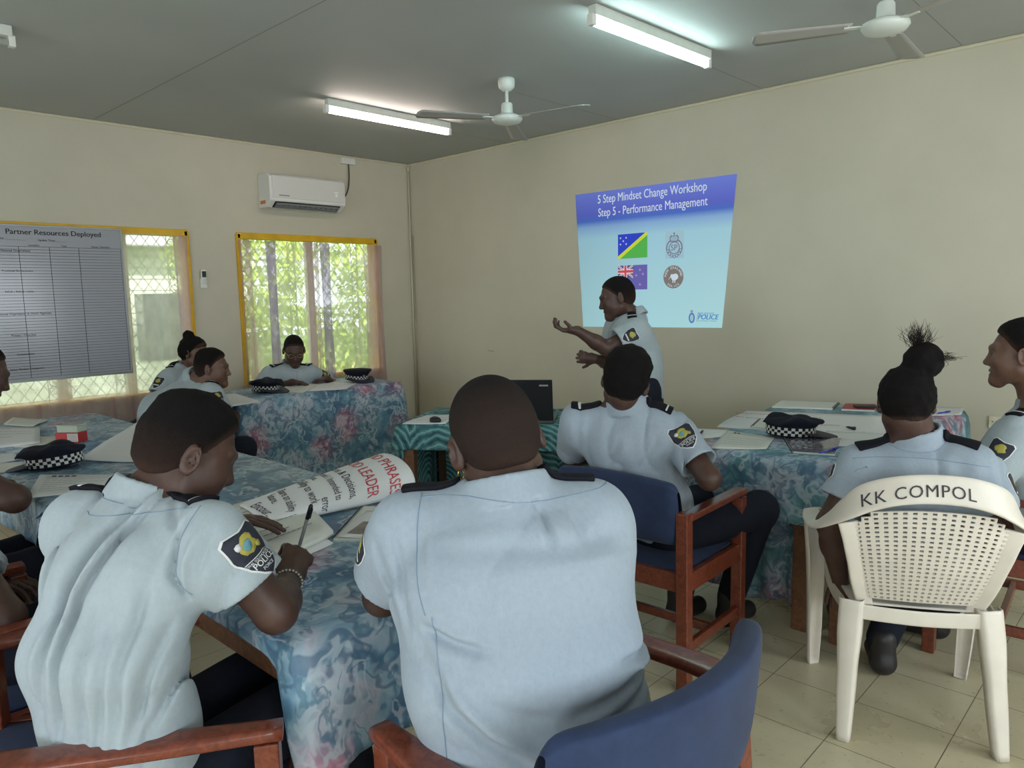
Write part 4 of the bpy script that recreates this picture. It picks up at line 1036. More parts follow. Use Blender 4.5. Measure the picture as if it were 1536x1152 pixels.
def hand_sdf(F, w, d, n, side, curls, spread=.12, s=1., thumb=(.6,.6,.35), k=.006):
    """w wrist, d direction to knuckles, n direction the palm faces, side vector towards the thumb"""
    w = V(w); d = V(d).normalized(); n = (V(n)-d*V(n).dot(d)).normalized(); t = n.cross(d)*side; t.normalize()
    tp = lambda v: tuple(v)
    F.cone(tp(w), tp(w+d*.035*s), .021*s, .019*s, .02, side=tp(t), w=1.15)
    F.cone(tp(w+d*.025*s), tp(w+d*.080*s), .0155*s, .0140*s, .015, side=tp(t), w=2.25)
    F.cone(tp(w+d*.02*s+t*.018*s+n*.006*s), tp(w+d*.045*s+t*.030*s+n*.008*s), .016*s, .013*s, .012)
    L = (.041,.045,.042,.033)
    for i in range(4):
        o = (.031,.0105,-.0105,-.030)[i]*s; ang = spread*(1.5-i)/1.5
        base = w+d*(.083,.088,.085,.077)[i]*s+t*o; dr = (d*cos(ang)+t*sin(ang)).normalized(); nn = n.copy()
        c = curls[i] if isinstance(curls, list) else curls; cs = c if isinstance(c, (list,tuple)) else (c, c*1.1, c*.8)
        p = base-d*.012*s; r0 = .0092*s
        F.cone(tp(p), tp(base), r0*1.05, r0, .006)
        for j in range(3):
            a = cs[j]; dr, nn = (dr*cos(a)+nn*sin(a)).normalized(), (nn*cos(a)-dr*sin(a)).normalized()
            ln = L[i]*(1,.62,.5)[j]*s; q = base+dr*ln; r1 = r0*.93
            F.cone(tp(base), tp(q), r0, r1, .003); base = q; r0 = r1
    b_ = w+d*.032*s+t*.030*s+n*.006*s; dr = (d*thumb[0]+t*thumb[1]+n*thumb[2]).normalized()
    q = b_+dr*.034*s; F.cone(tp(b_), tp(q), .0125*s, .0108*s, .008)
    dr2 = (dr*.9+d*.35).normalized(); q2 = q+dr2*.030*s; F.cone(tp(q), tp(q2), .0108*s, .0092*s, .004)

def snap(bvh, p, d, off):
    h = bvh.ray_cast(p-d*.25, d, .6)
    if h[0] is None:
        h = bvh.find_nearest(p)
    nrm = h[1] if h[1] is not None else -d
    if nrm.dot(d) > 0: nrm = -nrm
    return h[0]+nrm*off
def conform(name, outline, c, u, v, bvh, off, mat, parent, thick=.0012, cuts=3, faces=None):
    """lay a flat outline (metres, axes u,v at c) on the cloth surface"""
    u = V(u).normalized(); n = u.cross(V(v)).normalized(); v = n.cross(u); d = -n
    bm = bmesh.new(); vs = [bm.verts.new((x, y, 0)) for x, y in outline]
    for f in (faces or [tuple(range(len(outline)))]):
        try: bm.faces.new([vs[i] for i in f])
        except ValueError: pass
    if cuts:
        bmesh.ops.triangulate(bm, faces=bm.faces)
        for _ in range(cuts):
            L = [e for e in bm.edges if e.calc_length() > .012]
            if not L: break
            bmesh.ops.subdivide_edges(bm, edges=L, cuts=1); bmesh.ops.triangulate(bm, faces=bm.faces)
    for q in bm.verts:
        q.co = snap(bvh, V(c)+u*q.co.x+v*q.co.y, d, off)
    bmesh.ops.recalc_face_normals(bm, faces=bm.faces)
    me = bpy.data.meshes.new(name); bm.to_mesh(me); bm.free()
    o = link(name, me, mat, None, smooth=True)
    if thick:
        md = o.modifiers.new('s','SOLIDIFY'); md.thickness = thick; md.offset = 0
    wparent(o, parent); return o
def thread(name, pts, bvh, d, parent, r=.0011, mat=None, n=24):
    P = catmull([V(p) for p in pts], n); d = V(d).normalized()
    P = [snap(bvh, p, d, .0004) for p in P]
    Q = [P[0]]
    for p in P[1:]:
        if .002 < (p-Q[-1]).length < .06: Q.append(p)
    if len(Q) < 3: return
    o = MB().tube(Q, r, 5).build(name, mat or M_seamth, smooth=True); wparent(o, parent); return o
SHIELD = [(-.5,.42),(-.38,.5),(0,.44),(.38,.5),(.5,.42),(.47,.05),(.36,-.25),(.18,-.44),(0,-.55),(-.18,-.44),(-.36,-.25),(-.47,.05)]
def patch(sh, bvh, c, out, up, w=.075, h=.092, big=False):
    if big: w, h = .096, .112
    out = V(out).normalized(); up = V(up); u = up.cross(out).normalized(); v = out.cross(u)
    P = lambda k, dx=0, dy=0: [(x*w*k+dx, y*h*k+dy) for x, y in SHIELD]
    root = conform('shoulder_patch', P(1.0), c, u, v, bvh, .0012, M_edge, sh, .0012)
    root2 = conform('patch_field', P(.92), c, u, v, bvh, .0022, M_patch, root, .001)
    rs = random.Random(5)
    blob = lambda cx, cy, r, n=9: [(cx+r*(.75+.4*rs.random())*sin(2*pi*k/n), cy+r*(.75+.4*rs.random())*cos(2*pi*k/n)) for k in range(n)]
    conform('patch_emblem', blob(0,h*.14,w*.23,14), c, u, v, bvh, .0030, M_gold, root, .0008)
    if big:
        conform('patch_emblem', blob(-w*.02,h*.15,w*.12,8), c, u, v, bvh, .0038, plain('patch_teal', srgb(100,150,160), .6), root, .0008)
        conform('patch_emblem', blob(-w*.22,h*.22,w*.09,7), c, u, v, bvh, .0036, M_edge, root, .0008)
        conform('patch_emblem', blob(w*.22,h*.04,w*.08,7), c, u, v, bvh, .0036, M_gold, root, .0008)
        conform('patch_band', [(-w*.36,-h*.13),(w*.36,-h*.13),(w*.36,-h*.118),(-w*.36,-h*.118)], c, u, v, bvh, .0032, M_edge, root, .0006)
        for s_, yy, sz in (('ROYAL SOLOMON ISLANDS', -.165, .0062),('POLICE', -.245, .0165),('FORCE', -.355, .009)):
            vs, fs = text_mesh(s_, sz, .02); conform('patch_text', [(a, b_+yy*h) for a, b_ in vs], c, u, v, bvh, .0032, M_edge, root, 0, 0, fs)
    else:
        conform('patch_band', [(-w*.3,-h*.16),(w*.3,-h*.16),(w*.25,-h*.24),(-w*.25,-h*.24)], c, u, v, bvh, .0030, M_edge, root, .0006)
    return root
def person(label, hip, hdeg, shL, shR, head, hfwd, hup, armL, armR, knL=None, knR=None, anL=None, anR=None, h=.0065, skin=None, hair='short',
           girth=1., belly=0., shirt=None, neck=None, hs=1., wr=(.006,(9,3,5),3), creases=(), group=None, sleeve=(.072,.086,.62), back_bulge=0., patches=('L','R'), boards=('L','R'),
           handL=None, handR=None, hair_mat=None, eyes=False, name='person', shoes=True, arms_r=1., tl=.0, collar=True, lean_mid=None, bh=None, legs=True, sh_ext=.02, bust=0, hemz=0, collar_h=.036, yoke=True, neck_ax=None, pout=None, hairfn=None, slim=1., bigpatch=False):
    skin = skin or M_skin; shirt_m = shirt or M_shirt
    hip = V(hip); shL = V(shL); shR = V(shR); head = V(head); sv = (shR-shL); SW = sv.length; rt = sv.normalized()
    mid = (shL+shR)/2
    spine = (mid-hip).normalized(); cf = spine.cross(rt).normalized()*1.0
    if cf.dot(dirv(hdeg)) < -.2: cf = -cf
    cf = -rt.cross(spine).normalized() if rt.cross(spine).dot(cf) < 0 else rt.cross(spine).normalized()
    hf = dirv(hdeg); hr = V((hf.y, -hf.x, 0))
    nb = V(neck) if neck is not None else mid+spine*.065-cf*.005
    fr = fr3(hfwd, hup); hb = head-(fr[2]*.55+UP_*.45)*.052*hs-fr[1]*.022*hs
    md = V(lean_mid) if lean_mid is not None else hip.lerp(mid, .52)-cf*(.02+back_bulge)
    g = girth
    secs = [(tuple(hip-V((0,0,.04))), tuple(hr), .165*g, .115*g), (tuple(hip.lerp(md, .5)+cf*belly*.5), tuple((hr+rt)/2), (.155+belly*.4)*g, (.112+belly)*g),
            (tuple(md+cf*belly*.5), tuple(rt), .158*g*slim, (.112+belly*.6+bust)*g), (tuple(md.lerp(mid, .62)+spine*.0), tuple(rt), .170*g*slim, (.112+bust)*g), (tuple(mid+spine*.0-cf*.0), tuple(rt), SW*.40, .078*g)]
    lo = [min(p[i] for p in (hip, shL, shR, head))-.4 for i in range(3)]; hi = [max(p[i] for p in (hip, shL, shR, head))+.4 for i in range(3)]
    allp = [V(p) for p in (armL or [])]+[V(p) for p in (armR or [])]+[V(p) for p in (knL,knR,anL,anR) if p is not None]
    blo = [min([lo[i]+.25]+[p[i]-.2 for p in allp]) for i in range(3)]; bhi = [max([hi[i]-.22]+[p[i]+.2 for p in allp]) for i in range(3)]
    blo[2] = max(blo[2], -.01)
    bh = bh or h
    F = Field(blo, bhi, bh)
    F.loft(secs, .04, grow=-.022)
    F.cone(tuple(nb-spine*.03), tuple(hb), .060*g**.5, .056*g**.5, .03)
    # trapezius
    for s_ in (shL, shR): F.cone(tuple(nb.lerp(hb,.15)), tuple(nb.lerp(s_,.75)), .034, .036, .04)
    head_sdf(F, tuple(head), fr, hs)
    ar = arms_r
    for S, A, hd, sgn in ((shL, armL, handL, 1), (shR, armR, handR, -1)):
        if not A: continue
        E_, Wr = V(A[0]), V(A[1])
        F.cone(tuple(S), tuple(E_), .050*ar, .041*ar, .02); F.cone(tuple(E_), tuple(E_.lerp(Wr,.35)), .040*ar, .041*ar, .02); F.cone(tuple(E_.lerp(Wr,.3)), tuple(Wr), .041*ar, .0255*ar, .02)
        if hd: hand_sdf(F, tuple(Wr), hd[0], hd[1], sgn if len(hd) < 6 else hd[5], hd[2], hd[3] if len(hd) > 3 else .12, .97*ar**.5, hd[4] if len(hd) > 4 else (.6,.6,.35))
    if legs and knL is not None:
        for K, A_, sg in ((knL, anL, -1), (knR, anR, 1)):
            hj = hip+hr*.09*sg; F.cone(tuple(hj), tuple(K), .070, .050, .03)
            if A_ is not None: F.cone(tuple(K), tuple(A_), .048, .036, .02)
    body = link(name, F.mesh(name), skin)
    tag(body, label, 'person', group)
    # ---- shirt
    slo = [min(p[i] for p in (hip, shL, shR))-.33 for i in range(3)]; shi = [max(p[i] for p in (hip, shL, shR))+.33 for i in range(3)]
    G = Field(slo, shi, h)
    G.loft(secs, .05, grow=.006)
    for S in (shL, shR):
        G.cone(tuple(nb-spine*.035), tuple(S), .052, .054, .045)
        G.cone(tuple(mid-spine*.06), tuple(S-spine*.05), .09, .055, .05)
    na = (hb-nb).normalized(); nf = (cf-na*cf.dot(na)).normalized(); nr = nf.cross(na).normalized(); RN = .060*g**.5
    ca = (spine+na*.25).normalized() if neck_ax is None else V(neck_ax).normalized(); na = ca; nf = (cf-na*cf.dot(na)).normalized(); nr = nf.cross(na).normalized()
    if collar: G.cone(tuple(nb-na*.03), tuple(nb+na*.004), RN+.016, RN+.002, .03)
    ax3 = [tuple(rt), tuple(spine), tuple(cf)]
    for S, A in ((shL, armL), (shR, armR)):
        if not A: continue
        E_ = V(A[0]); e = S.lerp(E_, sleeve[2]); G.cone(tuple(S), tuple(e), sleeve[0], sleeve[1], .045)
    G.wrinkle(wr[0], wr[1], tuple(mid), ax3, seed=wr[2])
    if len(wr) > 4: G.wrinkle(wr[3], wr[4], tuple(mid), ax3, seed=wr[2]+5, ridged=False)
    for cr in creases: G.crease(*cr)
    if collar:
        G.cone(tuple(nb+na*.022), tuple(nb+na*.16), RN+.003, RN+.016, .003, 'sub')
        def colf(X, Y, Zc):
            px, py, pz = X-nb.x, Y-nb.y, Zc-nb.z
            hh = px*na.x+py*na.y+pz*na.z; a = px*nf.x+py*nf.y+pz*nf.z; b_ = px*nr.x+py*nr.y+pz*nr.z
            rho = np.sqrt(a*a+b_*b_)+1e-6; co = a/rho; top = collar_h-.024*np.clip(co,0,1)+.006*np.clip(-co,0,1); bot = -.012-.040*np.clip(co,0,1)
            tt = np.clip((top-hh)/.05, 0, 1.4); R_ = RN+.0075+.017*tt
            d = np.maximum(np.abs(rho-R_)-.0062, np.maximum(hh-top, bot-hh))
            return np.maximum(d, np.where(co > .965, .01, -1.))
        G.put([nb[i_]-.14 for i_ in range(3)], [nb[i_]+.14 for i_ in range(3)], colf, .0015)
    for S, A in ((shL, armL), (shR, armR)):
        if not A: continue
        E_ = V(A[0]); e = S.lerp(E_, sleeve[2]); d = (E_-S).normalized(); q = e+d*.06
        def cutf(X, Y, Zc, e=e, d=d): return -((X-e.x)*d.x+(Y-e.y)*d.y+(Zc-e.z)*d.z)
        # flat cuff: remove everything past the cuff near the arm, then hollow it
        def cutcap(X, Y, Zc, e=e, d=d):
            pl = -((X-e.x)*d.x+(Y-e.y)*d.y+(Zc-e.z)*d.z); r_ = np.sqrt((X-e.x)**2+(Y-e.y)**2+(Zc-e.z)**2)-.14
            return np.maximum(pl, r_)
        G.put([e[i]-.14 for i in range(3)], [e[i]+.14 for i in range(3)], cutcap, .004, 'sub')
        G.cone(tuple(e-d*.045), tuple(e+d*.02), (.046*ar+.004), sleeve[1]-.007, .004, 'sub')
    # waist cut with bloused hem
    hz = hip-V((0,0,.045-hemz)); 
    def cutw(X, Y, Zc, p=hz, d=V((0,0,1))): return (X*0+Y*0+(Zc-p.z))
    G.put(G.lo, G.lo+G.n*h, lambda X, Y, Zc: (X*0+Y*0+(hz.z-Zc)), .01, 'int')
    sh = link('shirt', G.mesh('shirt'), shirt_m); bpy.context.view_layer.update(); sh.parent = body
    vs = [v.co.copy() for v in sh.data.vertices]; bvh = BVHTree.FromPolygons(vs, [tuple(p.vertices) for p in sh.data.polygons])
    if collar and h < .0078:
        P_ = []
        for k_ in range(41):
            a_ = radians(-128+256*k_/40); q_ = nb-na*.016+(nf*-cos(a_)+nr*sin(a_))*(RN+.031); hq = bvh.find_nearest(q_); P_.append(hq[0]+hq[1]*.0004)
        P2_ = [P_[0]]
        for q_ in P_[1:]:
            if (q_-P2_[-1]).length < .04: P2_.append(q_)
        if len(P2_) > 6: wparent(MB().tube(P2_, .0010, 5).build('collar_seam', M_seamth, smooth=True), sh)
    # ---- trousers and shoes
    if legs and knL is not None:
        pl = [hip, V(knL), V(knR)]+[V(a) for a in (anL, anR) if a is not None]
        T = Field([max(min(p[i] for p in pl)-.2, -.01 if i == 2 else -99) for i in range(3)], [max(p[i] for p in pl)+.2 for i in range(3)], max(h, .0075))
        T.loft([(tuple(hip-V((0,0,.07))), tuple(hr), .155*g, .12*g), (tuple(hip+V((0,0,.05))), tuple(hr), .150*g, .108*g)], .04)
        for K, A_, sg in ((knL, anL, -1), (knR, anR, 1)):
            hj = hip+hr*.085*sg-V((0,0,.02)); T.cone(tuple(hj), tuple(K), .094*g**.5, .072, .04)
            if A_ is not None: T.cone(tuple(K), tuple(V(A_)+V((0,0,.05))), .070, .058, .03)
        T.wrinkle(.006, (6,6,6), tuple(hip), [(1,0,0),(0,1,0),(0,0,1)], seed=9)
        tr = link('trousers', T.mesh('trousers'), M_navy); tr.parent = body
        if shoes:
            for A_, K in ((anL, knL), (anR, knR)):
                if A_ is None: continue
                A_ = V(A_); fd = hf; c = V((A_.x, A_.y, 0))
                S_ = Field([c.x-.24,c.y-.24,-.005],[c.x+.24,c.y+.24,.18],.006)
                S_.cone(tuple(c-fd*.03+V((0,0,.05))), tuple(c+fd*.12+V((0,0,.042))), .044, .040, .02); S_.cone(tuple(c-fd*.02+V((0,0,.05))), tuple(c-fd*.02+V((0,0,.14))), .044, .045, .02)
                S_.put(S_.lo, S_.lo+S_.n*.006, lambda X, Y, Zc: (X*0+Y*0+(.006-Zc)), .004, 'int')
                so_ = link('boot', S_.mesh('boot'), M_sole); so_.parent = body
    # ---- hair
    build_hair(body, head, fr, hs, hair, hair_mat, h)
    # ---- shoulder boards and patches
    for k, S, A in (('L', shL, armL), ('R', shR, armR)):
        outd = (S-mid).normalized(); 
        if k in boards:
            c = S.lerp(nb, .30)+spine*.05; u = (S-nb).normalized()
            ol = [(-.056,0),(-.045,.020),(.052,.026),(.055,.023),(.055,-.023),(.052,-.026),(-.045,-.020)]
            # raised board following the shoulder
            up_ = (spine-u*spine.dot(u)).normalized(); vv = up_.cross(u)
            o = conform('shoulder_board', ol, c, u, vv, bvh, .005, M_board, sh, .008)
            conform('rank_stripe', [(.030,-.024),(.030,.024),(.036,.024),(.036,-.024)], c, u, vv, bvh, .0098, M_edge, o, .0012) if bigpatch != 'nostripe' else None
        if k in patches and A:
            E_ = V(A[0]); d = (E_-S).normalized(); c = S.lerp(E_, .34); o_ = outd if not pout or k not in pout else V(pout[k]).normalized(); o_ = (o_-d*o_.dot(d)).normalized()
            patch(sh, bvh, c+o_*.06, o_, -d, .078, .096, big=bigpatch is True)
    if eyes:
        for e in (-1,1):
            p = head+fr[0]*.031*hs*e+fr[1]*.0748*hs+fr[2]*.004*hs
            m_ = frame(p, fr[0], fr[2])
            o = MB().lathe([(0,-.0122*hs)]+[(.0122*hs*cos(a), .0122*hs*sin(a)) for a in [q*pi/10 for q in range(-4,5)]]+[(0,.0122*hs)], 16).build('eye', plain('eye_white', srgb(190,180,170), .3), smooth=True)
            o.matrix_world = Matrix.Translation(p); wparent(o, body)
            o2 = MB().lathe([(0,0),(.006*hs,0),(.005*hs,.0012),(0,.0018)], 14).build('iris', plain('dark_iris', srgb(26,18,14), .1), smooth=True)
            mm = frame(p+fr[1]*.0119*hs, fr[0], -fr[2]) ; o2.matrix_world = mm; wparent(o2, o)
    return body, sh, bvh, dict(rt=rt, spine=spine, cf=cf, nb=nb, mid=mid, fr=fr, na=na)

def build_hair(body, head, fr, hs, style, mat, h):
    rt, fw, up = fr; head = V(head); A = [tuple(rt), tuple(fw), tuple(up)]; hv = min(h, .0055)
    P = lambda x, y, z: tuple(head+rt*x*hs+fw*y*hs+up*z*hs)
    def shell(name, th, HL, mat_, lift, parent, extra=None, amp=.0015, soft=.010):
        G = Field([head[i]-.2*hs for i in range(3)], [head[i]+.26*hs for i in range(3)], hv)
        G.ell(P(0,-.012,.034+lift), A, ((.074+th)*hs,(.094+th)*hs,(.084+th)*hs), .02)
        if extra: extra(G)
        hx = np.array(HL[0], np.float32)*hs; hy = np.array(HL[1], np.float32)*hs
        def cut(X, Y, Zc):
            px, py, pz = X-head.x, Y-head.y, Zc-head.z
            f = px*fw.x+py*fw.y+pz*fw.z; u = px*up.x+py*up.y+pz*up.z
            return (np.interp(f, hx, hy).astype(np.float32)-u)*.75
        G.put(G.lo, G.lo+G.n*hv, cut, soft, 'int')
        G.wrinkle(amp, (50,50,50), tuple(head), A, seed=4, ridged=False)
        o = link(name, G.mesh(name), mat_); bpy.context.view_layer.update(); o.parent = parent; return o
    full = ([-.12,-.06,-.02,.002,.016,.035,.055,.075,.10],[-.062,-.058,-.035,.0,.016,.044,.068,.082,.094])
    nape = lambda G: G.ell(P(0,-.038,-.004), A, (.064*hs,.066*hs,.070*hs), .03)
    def done(o, u0, u1, eg=.03, lowf=.5):
        co = np.empty(len(o.data.vertices)*3, np.float32); o.data.vertices.foreach_get('co', co); co = co.reshape(-1,3)
        u = (co-np.array(head, np.float32))@np.array(up, np.float32)/hs; fwc = (co-np.array(head, np.float32))@np.array(fw, np.float32)/hs; e_ = np.clip((u-np.interp(fwc, full[0], full[1]))/eg, 0, 1)
        f = np.clip((u-u0)/(u1-u0), 0, 1)*(1-lowf)+lowf; f = f*e_; at = o.data.attributes.new('fade', 'FLOAT', 'POINT'); at.data.foreach_set('value', f.astype(np.float32)); return o
    if style == 'buzz':
        return done(shell('hair', .0034, full, M_fadeB, .002, body, lambda G: G.ell(P(0,-.040,-.004), A, (.067*hs,.067*hs,.072*hs), .03), .0008), .02, .11)
    if style == 'short':
        return done(shell('hair', .0036, full, M_fade, .004, body, nape, .002), -.05, .045, .030, .55)
    if style == 'flat':
        return done(shell('hair', .0032, full, M_fade, .003, body, lambda G: (nape(G), G.ell(P(0,-.010,.078), A, (.066*hs,.082*hs,.052*hs), .035)), .005), -.045, .06)
    if style == 'thick':
        return done(shell('hair', .011, full, M_fade, .010, body, lambda G: (G.ell(P(0,-.036,.0), A, (.074*hs,.074*hs,.074*hs), .03), G.ell(P(0,-.010,.070), A, (.080*hs,.090*hs,.070*hs), .03)), .008, .012), -.10, -.02, .012, .9)
    def bunx(G):
        nape(G); G.ell(P(0,-.045,.02), A, (.080*hs,.074*hs,.082*hs), .03)
        bc = bun_at[0]; G.ell(P(*bc), A, (bc_r[0]*hs,)*3, .014)
    o = shell('hair', .008, ([-.12,-.06,-.02,.002,.02,.045,.075,.10],[-.066,-.062,-.03,.004,.026,.044,.062,.072]), M_fade, .006, body, bunx, .009, .012)
    return done(o, -.10, -.02, .014, .9)
def fade_mat(name, low, high):
    m, nt, b = new_mat(name); p = gpos(nt); at = nt.nodes.new('ShaderNodeAttribute'); at.attribute_name = 'fade'
    n = noise(nt, p, 300, 3, .75); mt = nt.nodes.new('ShaderNodeMath'); mt.operation = 'MULTIPLY_ADD'; mt.inputs[1].default_value = .5; mt.inputs[2].default_value = -.25; nt.links.new(n.outputs[0], mt.inputs[0])
    ad = nt.nodes.new('ShaderNodeMath'); ad.operation = 'ADD'; ad.use_clamp = True; nt.links.new(mt.outputs[0], ad.inputs[0]); nt.links.new(at.outputs['Fac'], ad.inputs[1])
    c = mix(nt, ad.outputs[0], low, high); nt.links.new(c, b.inputs['Base Color']); b.inputs['Roughness'].default_value = .85; b.inputs['Specular IOR Level'].default_value = .15
    bump(nt, b, noise(nt, p, 260, 4, .7).outputs[0], .9, .006); return m
M_fade = fade_mat('faded_black_hair', srgb(70,50,42), srgb(19,17,17)); M_fadeB = fade_mat('shaved_dark_hair', srgb(64,48,41), srgb(32,28,27))
bun_at = [(.0,-.05,.145)]; bc_r = [.045]
def wisps(parent, base, up, n, L, spread, seed=1, r=.0007):
    rs = random.Random(seed); mb = MB()
    for i in range(n):
        d = (V(up)+V((rs.gauss(0,spread),rs.gauss(0,spread),rs.gauss(0,spread*.6)))).normalized(); b_ = V(base)+V((rs.gauss(0,.012),rs.gauss(0,.012),rs.gauss(0,.006)))
        l = L*rs.uniform(.35,1); k = V((rs.gauss(0,1),rs.gauss(0,1),0))*.012
        mb.tube([b_, b_+d*l*.5+k, b_+d*l], [r,r,r*.4], 4, cap=False)
    o = mb.build('loose_hair', M_hair); wparent(o, parent); return o
UP = V((0,0,1))
def ln(*a, d=1.4, r=.014, amp=.008, n=None, lim=.14):
    """polyline of folds given as picture points at one distance"""
    P = [tuple(D(x, y, d)) for x, y in a]; return [(P, r, amp, n or CF, lim)]
# --- P2: broad man in the centre foreground
cr = ln((806,762),(832,815),d=1.3,r=.007,amp=.006)+ln((798,762),(815,812),d=1.3,r=.007,amp=-.005)+ln((862,780),(880,815),d=1.3,r=.007,amp=.004)+ln((640,830),(760,822),(880,818),(940,800),d=1.3,r=.018,amp=.005)+ln((645,922),(690,940),(740,948),d=1.35,r=.010,amp=.008)+ln((645,910),(690,928),(740,938),d=1.35,r=.008,amp=-.004)\
   +ln((655,960),(690,1022),(740,1070),(800,1105),(860,1125),d=1.3,r=.013,amp=-.009)+ln((650,985),(680,1045),(730,1090),(790,1125),d=1.3,r=.014,amp=.010)+ln((715,1020),(770,1042),(830,1050),d=1.3,r=.012,amp=.004)+ln((980,1010),(930,1035),(850,1055),d=1.3,r=.016,amp=.009)+ln((985,1040),(920,1075),(850,1095),d=1.3,r=.014,amp=.008)+ln((992,978),(940,972),(920,972),d=1.35,r=.009,amp=.007)+ln((992,985),(950,990),d=1.35,r=.008,amp=-.006)\
   +ln((600,780),(618,850),(628,905),d=1.45,r=.008,amp=.005,lim=.4)+ln((572,800),(590,860),(608,905),d=1.45,r=.009,amp=.005,lim=.4)+ln((640,760),(650,850),d=1.35,r=.010,amp=-.003)+ln((690,715),(760,722),d=1.3,r=.010,amp=.005)
b2, s2, v2, i2 = person('broad man with shaved hair seated with his back to us in the centre foreground', hip=(5.31,-4.03,.53), hdeg=140,
    shL=(5.095,-4.175,1.025), shR=(5.345,-3.935,1.035), head=D(745,664,1.47), hfwd=dirv(146,-.42), hup=V((-.28,-.05,.95)), neck=(5.236,-4.05,1.090),
    armL=[(4.925,-4.125,.825),(4.86,-3.90,.81)], armR=[(5.17,-3.74,.84),(4.98,-3.78,.80)], knL=(5.06,-3.86,.54), knR=(5.12,-3.65,.54), anL=(5.06,-3.84,.08), anR=(5.10,-3.62,.08),
    h=.0055, skin=M_skin, hair='buzz', hair_mat=M_stub, girth=1.24, shirt=M_shirtB, hs=1.085, wr=(.010,(5,7,5),12,.014,(3,4,3)), sleeve=(.074,.084,.64), back_bulge=.045, creases=cr,
    handL=(dirv(100,-.1), -UP, .5), handR=(dirv(180,-.1), -UP, .5), patches=('L',), bigpatch='nostripe')
thread('yoke_seam', [D(622,757,1.3),D(700,752,1.3),D(806,758,1.3),D(900,745,1.3),D(930,733,1.3)], v2, CF, s2)
thread('armhole_seam', [D(628,745,1.35),D(626,800,1.35),D(632,860,1.35),D(645,905,1.35)], v2, CF, s2)
thread('side_seam', [D(655,905,1.35),D(668,980,1.35),D(672,1060,1.35),D(675,1110,1.35)], v2, CF, s2)
# ear ring
mb = MB(); q = D(692,712,1.45); mb.tube([q+V((.0,.0,.009*sin(a)))+CR*.006*cos(a) for a in [k*pi/8 for k in range(17)]], .0016, 6)
o = mb.build('earring', plain('gold_metal', srgb(220,190,110), .25, 1.), smooth=True); wparent(o, b2)
# --- P1: writing man at the left foreground
cr = ln((212,735),(165,800),(128,870),(108,960),(100,1040),d=1.45,r=.013,amp=.016)+ln((240,725),(190,800),(150,880),(135,970),(130,1080),d=1.45,r=.010,amp=.014)+ln((226,730),(178,800),(140,875),(120,965),d=1.45,r=.009,amp=-.011)\
   +ln((170,900),(160,1000),(160,1100),d=1.42,r=.010,amp=.008)+ln((200,930),(190,1020),(180,1105),d=1.42,r=.010,amp=.008)+ln((232,880),(215,980),(205,1095),d=1.42,r=.009,amp=.008)+ln((262,930),(240,1010),(225,1085),d=1.42,r=.009,amp=.008)\
   +ln((290,970),(262,1030),(245,1080),d=1.42,r=.008,amp=.008)+ln((70,830),(75,930),(85,1060),d=1.55,r=.010,amp=.008)+ln((100,800),(90,880),d=1.5,r=.010,amp=.007)\
   +ln((288,770),(268,805),(263,860),(284,895),d=1.42,r=.006,amp=.008)+ln((304,790),(285,840),(286,880),d=1.42,r=.008,amp=-.008)+ln((322,800),(302,860),d=1.42,r=.008,amp=.006)+ln((150,720),(110,780),d=1.5,r=.012,amp=.008)+ln((235,760),(262,800),d=1.42,r=.010,amp=.005)
b1, s1, v1, i1 = person('man seated in the left foreground bending over to write with a black pen', hip=(4.675,-4.575,.52), hdeg=95, hemz=.05,
    shL=(4.445,-4.56,1.0), shR=(4.765,-4.425,1.005), head=D(280,680,1.60), hfwd=dirv(80,-.50), hup=V((.10,.35,.9)), neck=(4.567,-4.462,1.062), neck_ax=(.08,.30,.9), collar_h=.030,
    armL=[(4.28,-4.34,.84),Z(332,782,.845)], armR=[D(414,918,1.52),Z(434,870,.83)], knL=(4.50,-4.12,.55), knR=(4.72,-4.14,.55), anL=(4.50,-4.05,.08), anR=(4.74,-4.08,.08),
    h=.0055, skin=M_skin, hair='flat', girth=.92, hs=1.02, wr=(.018,(16,2.2,6),21,.010,(4,4,4)), sleeve=(.064,.082,.62), back_bulge=.05, creases=cr,
    handL=(dirv(62,-.06), -UP, (.22,.2,.15), .30, (.5,.8,.2)), handR=(dirv(128,.62), V((-.75,.0,-.6)), (1.0,1.3,.8), .05, (.5,.35,.7)), patches=('R',), bigpatch=True)
thread('yoke_seam', [D(95,778,1.45),D(160,782,1.4),D(230,775,1.4),D(272,768,1.4)], v1, CF, s1)
thread('armhole_seam', [D(285,765,1.4),D(268,805,1.4),D(262,860,1.4),D(284,895,1.4)], v1, CF, s1)
# bracelet
w_ = Z(434,870,.83); ax = (w_-D(414,918,1.52)).normalized(); a1 = ax.orthogonal().normalized(); a2 = ax.cross(a1); br = MB()
w2 = w_-ax*.022
for k in range(26):
    a = 2*pi*k/26; p = w2+(a1*cos(a)+a2*sin(a))*.0315; br.lathe([(0,-.0032),(.0028,-.0018),(.0032,0),(.0028,.0018),(0,.0032)], 8, Matrix.Translation(p))
o = br.build('bracelet', plain('silver_beads', srgb(190,186,176), .3, .6), smooth=True); wparent(o, b1)
